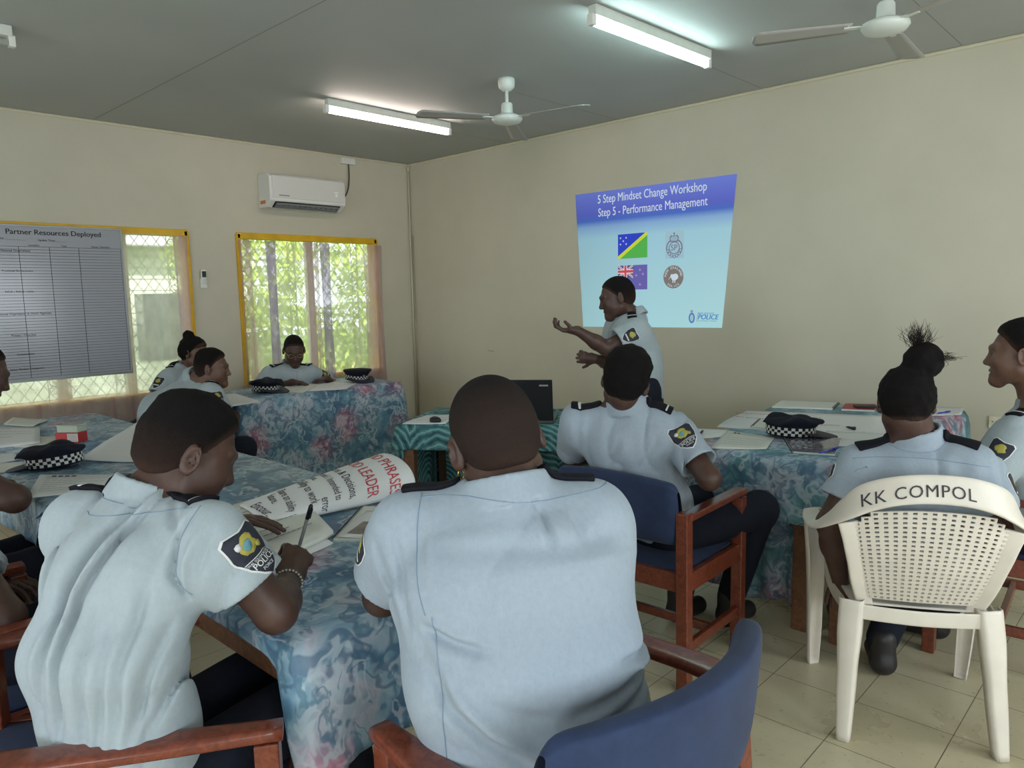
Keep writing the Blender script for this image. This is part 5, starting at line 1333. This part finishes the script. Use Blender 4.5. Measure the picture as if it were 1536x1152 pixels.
# --- P3
b3, s3, v3, i3 = person('man with thick black hair on a blue-backed wooden armchair, back to us', hip=(4.60,-2.50,.52), hdeg=80,
    shL=(4.385,-2.76,.955), shR=(4.72,-2.585,.94), head=D(938,574,2.84), hfwd=dirv(120,-.05), hup=V((.16,.15,1)), neck=(4.562,-2.675,1.045),
    armL=[(4.22,-2.58,.76),(4.35,-2.32,.78)], armR=[D(1064,718,2.70),(4.70,-2.30,.74)], knL=(4.56,-2.10,.52), knR=(4.88,-2.17,.56), anL=(4.55,-2.24,.08), anR=(4.74,-2.14,.08),
    h=.0065, bh=.006, skin=M_skin, hair='thick', shirt=M_shirtB, girth=1.0, hs=1.02, wr=(.020,(12,5,6),33,.008,(3,3,3)), handL=(dirv(60,-.1), -UP, .4), handR=(dirv(120,-.3), -UP, .5), patches=('R',), pout={'R':(.72,-.68,.12)}, boards=('L','R'), bigpatch=True, back_bulge=-.03,
    creases=ln((1000,700),(1012,760),(1018,800),d=2.8,r=.012,amp=.007)+ln((870,655),(880,700),d=2.8,r=.012,amp=.005)+ln((930,660),(915,705),d=2.8,r=.012,amp=.005)+ln((985,660),(960,705),d=2.8,r=.012,amp=.005), sleeve=(.070,.082,.72))
thread('yoke_seam', [D(845,648,2.5),D(900,648,2.5),D(960,648,2.5),D(1005,646,2.5)], v3, CF, s3)
# --- P5
bun_at[0] = (.050,-.035,.140); bc_r[0] = .062
b5, s5, v5, i5 = person('woman with a high bun seated on the white plastic chair, back to us', hip=(5.50,-2.30,.50), hdeg=118,
    shL=D(1290,701,2.50), shR=D(1462,701,2.36), head=D(1359,606,2.42), hfwd=dirv(112,-.25), hup=V((-.08,.12,1)), neck=D(1374,652,2.44),
    armL=[D(1244,785,2.50),D(1262,880,2.62)], armR=[D(1505,815,2.32),D(1455,860,2.45)], knL=(5.20,-1.98,.50), knR=(5.42,-1.86,.50), anL=(5.11,-1.86,.08), anR=(5.36,-2.13,.08),
    h=.0065, bh=.006, skin=M_skin, hair='bun', hs=.97, shirt=M_shirtB, wr=(.018,(12,5,6),41,.008,(3,3,3)), handL=(dirv(118,-.6), -UP, .4), handR=(dirv(150,-.1), -UP, .5), patches=('L','R'), girth=1.08, bigpatch='nostripe', collar_h=.036, sleeve=(.066,.080,.60))
wisps(b5, V(D(1359,606,2.42))+i5['fr'][2]*.185-i5['fr'][1]*.035+i5['fr'][0]*.035, UP-CR*.0, 160, .085, .30)
wisps(b5, V(D(1359,606,2.42))+i5['fr'][2]*.14-i5['fr'][1]*.06+i5['fr'][0]*.10, CR+UP*.2, 60, .035, .6, seed=5)
thread('yoke_seam', [D(1268,702,2.3),D(1330,692,2.3),D(1400,690,2.3),D(1480,700,2.3)], v5, CF, s5)
# --- P6
b6, s6, v6, i6 = person('young man in profile at the right edge, seated at the table and looking left', hip=(5.76,-1.60,.53), hdeg=184,
    shL=(5.70,-1.86,.92), shR=(5.74,-1.48,.94), head=D(1532,532,2.80), hfwd=dirv(186,-.02), hup=UP, neck=(5.745,-1.68,1.035),
    armL=[(5.60,-1.94,.70),(5.40,-1.78,.79)], armR=[(5.58,-1.40,.72),(5.40,-1.50,.79)], knL=(5.40,-1.72,.52), knR=(5.40,-1.46,.52), anL=(5.42,-1.70,.08), anR=(5.42,-1.46,.08),
    h=.007, bh=.0050, skin=M_skin2, hair='flat', hs=1.04, handL=(dirv(160,-.1), -UP, .4), handR=(dirv(200,-.1), -UP, .4), wr=(.012,(9,5,6),51), eyes=True, shoes=True, patches=('L',))
# --- P4 presenter
b4, s4, v4, i4 = person('presenter standing before the projected slide, pointing left and smiling', hip=(3.80,-1.40,.90), hdeg=218,
    shL=D(955,500,4.25), shR=D(925,488,4.62), head=D(926,447,4.40), hfwd=dirv(222,-.25), hup=V((-.22,-.16,1)), neck=D(950,474,4.46),
    armL=[D(908,522,4.22),D(866,496,4.16)], armR=[D(915,545,4.62),D(893,538,4.50)], knL=(3.70,-1.52,.50), knR=(3.78,-1.28,.50), anL=(3.74,-1.50,.08), anR=(3.86,-1.30,.08),
    h=.0075, bh=.0060, skin=M_skin, hair='short', hs=1.02, handL=(dirv(218,.05), UP, (.45,.8,.5), .12, (.6,.3,.85)), handR=(dirv(205,.1), V((-.3,.9,0)), (.6,.9,.5), .12), wr=(.012,(9,5,6),61), eyes=True, bigpatch=False, pout={'L':(.5,-.85,.05)})
# --- P7 glasses
b7, s7, v7, i7 = person('man in glasses seated at the far table in front of the curtained window', hip=(.46,-1.78,.50), hdeg=-12,
    shL=D(466,560,6.28), shR=D(406,562,6.22), head=D(441,526,6.22), hfwd=dirv(-24,-.45), hup=V((.25,-.1,1)), neck=D(437,547,6.33),
    armL=[(.62,-1.42,.70),(.82,-1.62,.80)], armR=[(.56,-2.12,.70),(.80,-1.94,.80)], knL=(.92,-1.68,.5), knR=(.90,-1.98,.5), anL=(.90,-1.68,.08), anR=(.90,-1.98,.08),
    h=.008, bh=.006, skin=M_skin, hair='short', hs=1.05, handL=(dirv(-90,-.1), -UP, .4), handR=(dirv(60,-.1), -UP, .4), wr=(.012,(9,5,6),71), shoes=False, eyes=True)
fr_ = i7['fr']; hc = V(D(441,526,6.22)); gm = MB(); hh = 1.05
for e in (-1,1):
    c = hc+fr_[0]*.033*e*hh+fr_[1]*.098*hh+fr_[2]*.002
    gm.tube([c+fr_[0]*.024*cos(a)+fr_[2]*.017*sin(a) for a in [k*pi/8 for k in range(17)]], .0018, 6)
    gm.tube([c+fr_[0]*.024*e+fr_[2]*.006, hc+fr_[0]*.082*e*hh+fr_[1]*.02+fr_[2]*.01, hc+fr_[0]*.083*e*hh-fr_[1]*.01], .0018, 6)
gm.tube([hc+fr_[0]*-.009+fr_[1]*.103*hh, hc+fr_[0]*.009+fr_[1]*.103*hh], .0018, 6)
o = gm.build('glasses', plain('thin_gold_frame', srgb(170,150,110), .3, .7), smooth=True); wparent(o, b7)
conform('name_tag', [(-.035,-.009),(.035,-.009),(.035,.009),(-.035,.009)], D(423,572,6.1), V((-.30,-.95,0)), UP, v7, .003, M_board, s7, .002)
thread('shirt_placket', [D(441,556,6.1),D(442,570,6.1),D(443,585,6.1)], v7, CF, s7, r=.002)
# --- P8
b8, s8, v8, i8 = person('man in profile leaning forward left of the far table, facing right', hip=D(232,668,5.0), hdeg=52,
    shL=D(268,598,4.98), shR=D(316,592,4.62), head=D(318,553,4.74), hfwd=dirv(52,-.08), hup=V((.1,.12,1)), neck=D(294,568,4.86),
    armL=[D(300,650,4.95),D(330,668,4.85)], armR=[D(334,634,4.55),D(350,668,4.62)], knL=D(330,690,4.95), knR=D(366,672,4.62), anL=D(330,740,5.0), anR=D(368,760,4.70),
    h=.0075, bh=.0055, skin=M_skin2, hair='flat', hs=1.0, handL=(dirv(60,-.1), -UP, .4), handR=(dirv(60,-.1), -UP, .6), wr=(.014,(9,5,6),81), patches=('R',), eyes=True, girth=1.08, back_bulge=.07, shoes=False)
# --- P9
bun_at[0] = (.0,-.055,.130); bc_r[0] = .040
b9, s9, v9, i9 = person('woman with a small bun seated behind the man in profile by the left window', hip=(.92,-3.02,.50), hdeg=35,
    shL=D(300,560,5.62), shR=D(252,570,5.28), head=D(292,530,5.42), hfwd=dirv(35,-.12), hup=UP, neck=D(279,552,5.48),
    armL=[(1.10,-2.78,.74),(1.22,-2.70,.70)], armR=[D(234,606,5.2),D(255,625,5.2)], knL=(1.20,-2.75,.5), knR=(1.26,-2.95,.5), anL=(1.2,-2.75,.08), anR=(1.26,-2.95,.08),
    h=.008, bh=.006, skin=M_skin2, hair='bun', hs=.97, wr=(.012,(9,5,6),91), patches=('R',), shoes=False, girth=.95, slim=.95, handL=(dirv(0), -UP, .4), handR=(dirv(40), -UP, .4))
# --- P10, P11 at the left edge
b10, s10, v10, i10 = person('person at the left edge, only hair and a bare elbow on the table showing', hip=(2.98,-4.78,.50), hdeg=85,
    shL=(2.72,-4.66,.98), shR=(3.06,-4.68,.97), head=D(-34,560,2.86), hfwd=dirv(80,-.4), hup=V((0,.3,1)), neck=(2.89,-4.64,1.06),
    armL=[(2.66,-4.48,.80),(2.84,-4.40,.80)], armR=[Z(22,748,.805),(2.98,-4.47,.80)], knL=(2.86,-4.34,.5), knR=(3.08,-4.34,.5), anL=(2.86,-4.3,.08), anR=(3.08,-4.3,.08),
    h=.009, bh=.007, skin=M_skin, hair='short', shoes=False, handL=(dirv(10), -UP, .4), handR=(dirv(170), -UP, .4), patches=(), arms_r=1.15)
b11, s11, v11, i11 = person('person at the left edge, only a sleeve hem, upper arm and dark trousers showing', hip=(3.72,-4.72,.50), hdeg=90,
    shL=(3.52,-4.82,.93), shR=D(-80,812,1.98), head=(3.68,-4.80,1.22), hfwd=dirv(90,-.2), hup=V((0,.1,1)), neck=(3.71,-4.79,1.03),
    armL=[(3.44,-4.78,.68),(3.5,-4.56,.62)], armR=[D(8,928,1.90),D(-110,900,2.05)], knL=(3.68,-4.26,.5), knR=(3.98,-4.28,.54), anL=(3.68,-4.2,.08), anR=(3.98,-4.2,.08),
    h=.009, bh=.007, skin=M_skin, hair='short', shoes=False, handL=(dirv(40), -UP, .4), handR=(dirv(120), -UP, .4), patches=(), arms_r=1.15, sleeve=(.072,.084,.5))
# ============================================================ things on the tables
M_paper = plain('white_paper', srgb(214,216,216), .7)
M_paper2 = plain('cream_paper', srgb(206,208,200), .7)
M_print = plain('printed_ink', srgb(70,72,80), .7)
M_red = plain('red_marker', srgb(190,60,70), .6); M_blk = plain('black_marker', srgb(40,38,52), .6)
M_bluepen = plain('blue_pen_plastic', srgb(40,60,180), .3)
TT = TZ+.0095
def sheet(label, px, z=TT, mat=None, lines=0, txt=(), name='paper', cat='paper', group=None, curl=.004, nst=1, logos=0, sides=None):
    """px: four picture points (near-left, near-right, far-right, far-left) of a sheet lying level"""
    c = [Z(x, y, z) for x, y in px] if not sides else [V((p[0],p[1],z)) for p in px]; o0 = (c[0]+c[1]+c[2]+c[3])/4
    t = thing(name, label, cat, o0, group=group); L = [p-o0 for p in c]
    def fn(u, v, dz=0.): 
        p = (L[0]*(1-u)+L[1]*u)*(1-v)+(L[3]*(1-u)+L[2]*u)*v; return p+V((0,0,dz+curl*((2*u-1)**4)*(.5+.5*sin(v*5))))
    mb = MB(); mb.grid(fn, 8, 8); mb.build('sheet' if nst == 1 else 'page_stack', mat or M_paper, t, smooth=True, solid=.0012*nst)
    if lines or txt or logos:
        w = (L[1]-L[0]).length; h_ = (L[3]-L[0]).length; k = MB(); rs = random.Random(len(label))
        up_ = .0008*nst+.0006
        for i in range(lines):
            v = .86-.72*i/max(lines,1); u = .1
            while u < .86:
                du = rs.uniform(.03,.09)
                if u+du > .9: break
                k.add([fn(u,v,up_),fn(u+du,v,up_),fn(u+du,v+.009,up_),fn(u,v+.009,up_)], [(0,1,2,3)]); u += du+.012
                if rs.random() < .05: break
        for i in range(logos):
            u = .16+.08*i; k.add([fn(u,.88,up_+.0002),fn(u+.055,.88,up_+.0002),fn(u+.055,.94,up_+.0002),fn(u,.94,up_+.0002)], [(0,1,2,3)])
        k.build('print', M_print, t)
        for s, u, v, sz, m_ in txt:
            vs, fs = text_mesh(s, 1, .01); MB().add([fn(u+a*sz/w, v+b_*sz/h_, up_+.0003) for a, b_ in vs], fs).build('writing', m_, t)
    return t
def pen(label, a, b_, mat, z=None, r=.0042, cat='pen', cap=None):
    a = V(a); b_ = V(b_); d = (b_-a); L = d.length; m = frame(a, d.orthogonal(), d.cross(d.orthogonal())); t = thing('pen', label, cat, a)
    t.rotation_mode = 'QUATERNION'; t.rotation_quaternion = m.to_quaternion()
    MB().lathe([(0,0),(.0012,.002),(r*.8,.014),(r,.018),(r,L*.72),(0,L*.72)], 10).build('barrel', mat, t, smooth=True)
    MB().lathe([(0,L*.70),(r*1.25,L*.70),(r*1.25,L*.97),(r*.8,L),(0,L)], 10).build('cap', cap or mat, t, smooth=True)
    MB().box((r*1.0,-.0016,L*.72),(r*1.7,.0016,L*.93)).build('clip', cap or mat, t); return t
def notebook(label, px, z=TT, cover=None, th=.012, spiral='left', ctxt=(), lines=6, group=None, page=None):
    c = [Z(x, y, z) for x, y in px]; o0 = (c[0]+c[1]+c[2]+c[3])/4; t = thing('notebook', label, 'notebook', o0, group=group); L = [p-o0 for p in c]
    U = V((0,0,1)); MB().add([p for p in L]+[p+U*th for p in L], [(3,2,1,0),(4,5,6,7),(0,1,5,4),(1,2,6,5),(2,3,7,6),(3,0,4,7)]).build('pages', page or M_paper2, t, bevel=.001)
    if cover: MB().add([p+U*(th+.0003) for p in L]+[p+U*(th+.0018) for p in L], [(3,2,1,0),(4,5,6,7),(0,1,5,4),(1,2,6,5),(2,3,7,6),(3,0,4,7)]).build('cover', cover, t)
    e = {'left':(3,0),'right':(1,2),'far':(3,2),'near':(0,1)}.get(spiral)
    if e:
        a, b_ = L[e[0]], L[e[1]]; n = int((b_-a).length/.009); d = (b_-a).normalized(); s = d.cross(U); mb = MB()
        for i in range(1, n):
            p = a+(b_-a)*i/n+U*th*.5; mb.tube([p+(s*cos(q)+U*sin(q))*.007+d*.002*q for q in [k*pi/4 for k in range(9)]], .0007, 4, cap=False)
        mb.build('spiral_binding', plain('binding_wire', srgb(40,42,48), .4), t)
    if lines and not cover:
        k = MB()
        for i in range(lines):
            v = .9-.8*i/lines; f = lambda u, v: (L[0]*(1-u)+L[1]*u)*(1-v)+(L[3]*(1-u)+L[2]*u)*v+U*(th+.0006)
            k.add([f(.1,v),f(.9,v),f(.9,v+.006),f(.1,v+.006)], [(0,1,2,3)])
        k.build('ruling', plain('faint_ruling', srgb(150,165,170), .7), t)
    return t
M_cap = plain('navy_cap_cloth', srgb(24,28,40), .85, var=.12, vscale=60, spec=.25); M_chk = plain('white_check', srgb(205,205,200), .7); M_peak = plain('navy_peak', srgb(38,42,56), .6)
def cap(label, loc, deg, tilt=0., crush=0., s=1., roll=0.):
    """peaked cap, peak towards +x before turning"""
    t = thing('police_cap', label, 'cap', loc, radians(deg)); t.rotation_euler = (roll, tilt, radians(deg)); t.scale = (1,1,1)
    a, b_ = .100*s, .082*s
    E = lambda an, k=1., z=0.: V((a*k*cos(an), b_*k*sin(an), z))
    mb = MB(); prof = [(.97,.0),(1.0,.004),(1.0,.046),(1.02,.050)]; n = 48; vs = []; fs = []
    for k, z in prof: vs += [E(2*pi*i/n, k, z) for i in range(n)]
    for j in range(len(prof)-1): fs += [(j*n+i, j*n+(i+1)%n, (j+1)*n+(i+1)%n, (j+1)*n+i) for i in range(n)]
    mb.add(vs, fs).build('band', M_cap, t, smooth=True, solid=.002)
    ck = MB(); m = 44
    for r_ in range(3):
        for i in range(m):
            if (i+r_)%2: continue
            a0, a1 = 2*pi*i/m, 2*pi*(i+1)/m; z0, z1 = .006+r_*.0125, .006+(r_+1)*.0125
            ck.add([E(a0,1.018,z0),E(a1,1.018,z0),E(a1,1.018,z1),E(a0,1.018,z1)], [(0,1,2,3)])
    ck.build('chequered_band', M_chk, t, solid=.0008)
    cr = MB(); prof = [(1.01,.046),(1.08,.058),(1.20,.070),(1.25,.078),(1.18,.087),(.8,.092),(.4,.090),(.02,.088)]; vs = []; fs = []
    for j, (k, z) in enumerate(prof):
        for i in range(n):
            an = 2*pi*i/n; q = E(an, k, z); w = min(1, j/3)
            q.z += w*(.018*cos(an)*(1-crush)-crush*(.030*(.5+.5*sin(an*2+1))+.012*sin(an*5)))*min(k,1) ; q.x += .010*w; vs.append(q)
    for j in range(len(prof)-1): fs += [(j*n+i, j*n+(i+1)%n, (j+1)*n+(i+1)%n, (j+1)*n+i) for i in range(n)]
    fs.append(tuple((len(prof)-1)*n+i for i in range(n)))
    cr.add(vs, fs).build('crown', M_cap, t, smooth=True)
    pk = MB(); pk.grid(lambda u, v: V(((a*.98+.095*s*sin(pi*u)**.5*v)*cos((u-.5)*2.3), (b_*1.0+.040*s*v)*sin((u-.5)*2.3)*1.02, .014-.012*v*v*sin(pi*u)**.4+.010*(1-sin(pi*u)))), 24, 8)
    pk.build('peak', M_peak, t, smooth=True, solid=.003)
    MB().lathe([(0,0),(.012,0),(.010,.003),(0,.004)], 8, Matrix.Translation((a*1.05,0,.052))@Matrix.Rotation(pi/2,4,'Y')).build('cap_badge', plain('silver_badge', srgb(150,150,150), .3, .8), t)
    return t
g_ = 'police caps lying on the tables'
P = Z(84,700,TT); cap('navy cap with chequered band lying on the near-left table, peak to the left', (P.x,P.y,TT+.010), 228, tilt=.10, crush=.75, s=1.12)
P = Z(398,588,TT); cap('crumpled navy cap with chequered band at the left end of the far table', (P.x,P.y,TT+.012), 20, tilt=.05, crush=.8, s=1.1)
P = Z(535,572,TT); cap('upright navy peaked cap with chequered band on the right end of the far table', (P.x,P.y,TT+.020), -5, crush=0., s=1.1, tilt=.12)
P = Z(1185,655,TT); cap('navy cap with chequered band lying on the right-hand table, peak to the right', (P.x,P.y,TT+.012), 35, tilt=.05, crush=.75, s=1.12)

# --- rolled flip chart sheet
fc = thing('flip_chart_sheet', 'curled flip chart sheet with red and black handwriting in the middle of the near table', 'paper', Z(480,740,TT))
O = V(fc.location)
nl, nr_ = Z(398,792,TT+.006), Z(626,742,TT+.012)                 # near edge
fl_, fr2 = Z(330,755,TT+.004), Z(590,690,TT+.004)                # far edge lies behind the hump
ex_ = (nr_-nl).normalized()
def fcf(u, v, off=0.):
    """u along the roll axis (left to right), v from the near edge up over the hump to the far edge"""
    a = nl.lerp(nr_, u); wid = .28+.05*u; hgt = .020+.095*u**.8; ac = ex_.cross(V((0,0,1))).normalized()*-1
    if ac.dot(V((-1,1,0))) < 0: ac = -ac
    ang = pi*v*.86; y = wid*(.5-.5*cos(ang)); z = hgt*sin(ang)**.8
    n = (ac*-cos(ang)+V((0,0,1))*sin(ang)).normalized()
    return a+ac*(y+.012)-ac*.03*sin(ang*2)*u*.5+V((0,0,z))+n*off-O
mb = MB(); mb.grid(lambda u, v: fcf(u, v), 40, 36); mb.build('sheet', M_paper, fc, smooth=True, solid=.0008)
Lw = (nr_-nl).length
def fw(s, u, v, sz, m_, shear=0., sx=1., bold=.012):
    """writing whose lines run down the hump: reading direction = towards the near edge"""
    vs, fs = text_mesh(s, 1, bold, 'LEFT'); rs = random.Random(hash(s)%97)
    arc = .33; MB().add([fcf(min(1, max(0, u+(b_*sz)/Lw+shear*a*sz)), min(1, max(0, v-a*sz*sx/arc)), .0016) for a, b_ in vs], fs).build('handwriting', m_, fc)
for s, u, v, sz, m_ in (('GOOD PHRASES', .95, .99, .060, M_red), ('GOOD LEADER', .79, .97, .060, M_red)): fw(s, u, v, sz, m_, -.25, .72)
for s, u, v, sz in (('Actions & Decisions,', .655, .92, .044),('Allocated / Intended to', .56, .93, .038),('Purpose.', .495, .93, .038),('-Ability to work', .40, .86, .046),('-Share an ability', .25, .78, .042),('future.', .17, .72, .042)):
    fw(s, u, v, sz, M_blk, -.25, .72, .004)
fw('Encour..', .05, .66, .050, M_blk, .1, .8, .006); fw('error', .40, .26, .044, M_blk, -.3, .8, .004)
# --- P1's booklet, pen
sheet('open workbook page under the writing mans left hand', [(392,850),(500,800),(440,738),(345,762)], TT+.013, M_paper2, 9, nst=14, name='workbook', cat='book', curl=.003, logos=3)
sheet('plain white sheet under the open workbook on the near table', [(300,775),(420,855),(500,815),(400,742)], TT+.002, M_paper, 0)
a_ = Z(446,830,.835); hc_ = Z(434,870,.83)+(dirv(128,.62)).normalized()*.085; dp_ = (hc_-CAMP).dot(CF); pen('black ballpoint pen in the writing mans right hand', D(447,826,dp_+.0), D(467,757,dp_-.03), plain('clear_grey_barrel', srgb(110,112,112), .2), cap=plain('black_pen_cap', srgb(24,24,28), .3))
notebook('spiral notebook with a printed photo page beside the writing man', [(500,812),(620,815),(640,768),(545,762)], TT, None, .008, 'left', lines=0)
t = sheet('printed sheet with a grey photograph lying on the spiral notebook', [(505,806),(612,808),(628,772),(550,766)], TT+.010, M_paper, 0)
o = [(520,800),(596,800),(612,784),(545,782)]; c4 = [Z(x,y,TT+.0125)-V(t.location) for x,y in o]; MB().add(c4, [(0,1,2,3)]).build('photo', plain('grey_brown_photo', srgb(120,112,106), .5, var=.3, vscale=20), t)
# --- left table
sheet('large blank flip chart sheet on the left table behind the writing man', [(120,690),(205,694),(330,640),(205,634)], TT+.003, M_paper, 0, curl=.01)
sheet('printed form with small logos under the elbow at the left edge', [(40,748),(150,735),(185,712),(60,712)], TT, M_paper, 8, logos=4)
sheet('stack of printed pages at the left edge of the left table', [(-40,676),(60,664),(60,642),(-20,640)], TT+.004, M_paper, 5, nst=5, name='paper_stack')
sheet('grey-white sheet at the far left of the left table', [(-60,668),(84,672),(90,655),(-20,654)], TT, M_paper2, 0)
sheet('loose pages lying beyond the stack on the left table', [(5,637),(50,640),(72,630),(20,626)], TT, M_paper2, 3, nst=2)
sheet('small white card near the cap on the left table', [(-30,700),(28,690),(22,679),(-30,684)], TT, M_paper, 3, logos=1)
sheet('dark edged card on the left table above the cap', [(-40,716),(44,702),(40,692),(-40,698)], TT, M_paper2, 0)
rb_x = thing('chalk_box', 'small red and white cardboard box on the left table', 'box', Z(108,662,TT), radians(38))
bz = MB().box((-.062,-.036,0),(.062,.036,.050)); bz.build('carton', plain('red_carton', srgb(176,44,48), .5), rb_x, bevel=.001)
MB().box((.004,-.0368,.006),(.060,-.0362,.046)).build('white_label', plain('box_label', srgb(206,196,190), .6), rb_x)
k = MB()
for i in range(5): k.box((.008,-.0374,.012+i*.007),(.056,-.0370,.014+i*.007))
for i in range(8): k.box((-.056+i*.004,-.0374,.006),(-.0545+i*.004,-.0370,.014))
k.build('printed_lines', M_print, rb_x)
g2 = thing('clear_box', 'translucent plastic box of chalk standing on the red carton', 'box', V(rb_x.location)+V((0.0,.0,.051)), radians(38))
m, nt, b = new_mat('clear_tint_plastic'); b.inputs['Base Color'].default_value = srgb(196,206,186); b.inputs['Roughness'].default_value = .25; b.inputs['Alpha'].default_value = .65
MB().box((-.052,-.034,0),(.060,.036,.034)).build('tub', m, g2, bevel=.003); MB().box((-.054,-.036,.034),(.062,.038,.038)).build('lid', m, g2, bevel=.001)
tag(MB().tube([Z(96,664,TT+.004),Z(104,672,TT+.004)],.004,8).build('chalk', M_paper, smooth=True), 'short white chalk stick beside the red carton', 'chalk')
# --- far table
sheet('white pages at the left end of the far table', [(332,612),(390,603),(352,590),(334,592)], TT, M_paper, 2, nst=3)
sheet('open white document before the man in glasses', [(440,588),(520,584),(540,572),(470,574)], TT, M_paper, 3, nst=2, logos=1)
sheet('pale folder page between the caps on the far table', [(425,588),(455,590),(480,576),(430,574)], TT+.003, M_paper2, 0)
sheet('sheet lying flat behind the document on the far table', [(400,578),(470,574),(505,567),(440,570)], TT, M_paper, 0)
# --- presenter's table
sheet('white papers on the left corner of the teal covered table', [(604,636),(668,636),(690,622),(640,623)], TT+.002, M_paper, 3, nst=3)
mo = thing('computer_mouse', 'black computer mouse on papers on the teal covered table', 'mouse', Z(653,632,TT+.008)); MB().lathe([(0,0),(.030,0),(.031,.010),(.026,.020),(.012,.027),(0,.028)], 20, Matrix.Diagonal((1.3,.85,1,1))).build('body', M_dark, mo, smooth=True)
lt = thing('laptop', 'black laptop open with its lid towards us on the teal covered table', 'laptop', (3.42,-2.02,TT+.002), radians(34))
MB().box((-.18,-.12,0),(.18,.12,.018)).build('base', plain('laptop_grey', srgb(70,68,64), .4), lt, bevel=.004)
m_ = Matrix.Translation((0,-.112,.018))@Matrix.Rotation(radians(12),4,'X')
MB().box((-.18,-.008,0),(.18,0,.235),m_).build('lid', plain('laptop_black', srgb(22,26,32), .35), lt, bevel=.004)
MB().box((.110,-.0088,.199),(.158,-.008,.208),m_).build('lid_logo', plain('silver_logo', srgb(190,190,190), .3, .5), lt)
MB().box((-.166,.0,.012),(.166,.0012,.222),m_).build('screen', emit('laptop_screen', srgb(120,160,200), .6), lt)
# --- right-hand table
sheet('folded white paper with a pen at the near left corner of the right-hand table', [(1038,658),(1082,656),(1096,645),(1030,642)], TT, M_paper, 3)
pen('black pen lying on the folded white paper', Z(1044,658,TT+.006), Z(1054,646,TT+.006), M_blk)
sheet('handout hanging over the near edge of the right-hand table', [(1066,673),(1150,674),(1162,656),(1092,646)], TT+.003, M_paper2, 6, nst=2, logos=2)
sheet('big flip chart sheet with red writing on the right-hand table', [(1075,642),(1330,652),(1330,624),(1120,616)], TT+.001, M_paper, 0, curl=.012,
    txt=[('MISSION & GOALS', .22, .80, .05, M_red), ('Be good to the team', .25, .55, .045, M_red), ('values', .5, .72, .05, M_red), ('plan  &  review', .55, .35, .045, M_red)])
notebook('green spiral notebook half under the cap on the right-hand table', [(1128,641),(1172,646),(1180,634),(1140,630)], TT+.004, None, .006, 'left', lines=3)
fo = notebook('glossy folder with a winter photograph at the near edge of the right-hand table', [(1190,680),(1252,684),(1262,660),(1176,657)], TT, plain('glossy_grey_cover', srgb(112,112,124), .12, var=.35, vscale=22), .008, 'left', lines=0)
k = MB(); L0 = V(fo.location); rs = random.Random(4)
for i in range(16):
    p = Z(1192+rs.uniform(0,26), 662+rs.uniform(0,13), TT+.0105)-L0; s_ = rs.uniform(.004,.009); k.add([p+V((-s_,-s_,0)),p+V((s_,-s_,0)),p+V((s_,s_,0)),p+V((-s_,s_,0))], [(0,1,2,3)])
k.build('cover_picture', plain('pale_picture', srgb(190,190,196), .3), fo)
pen('blue ballpoint pen lying across the glossy folder', Z(1228,680,TT+.015), Z(1258,671,TT+.015), M_bluepen)
notebook('open white notebook at the far side of the right-hand table', [(1158,612),(1248,615),(1258,606),(1172,603)], TT, None, .010, 'right', lines=5)
sheet('white sheets in front of the woman on the right-hand table', [(1232,668),(1330,672),(1330,648),(1240,646)], TT+.003, M_paper, 3, nst=2)
pen('dark marker lying on the flip chart sheet left of the womans head', Z(1268,640,TT+.012), Z(1283,643,TT+.012), M_blk, r=.006)
notebook('red covered notebook behind the woman on the right-hand table', [(1262,616),(1312,618),(1314,609),(1268,608)], TT, plain('red_cover', srgb(160,50,56), .5), .010, None)
bk = thing('phone_case', 'black wallet lying on the red notebook', 'wallet', Z(1298,611,TT+.013), radians(30)); MB().box((-.06,-.035,0),(.06,.035,.012)).build('case', M_dark, bk, bevel=.003)
sheet('white paper at the far right corner of the right-hand table', [(1392,624),(1442,622),(1446,612),(1400,611)], TT, M_paper, 2, nst=2)
pen('blue pen on the white paper at the far right corner', Z(1405,620,TT+.006), Z(1425,617,TT+.006), M_bluepen)
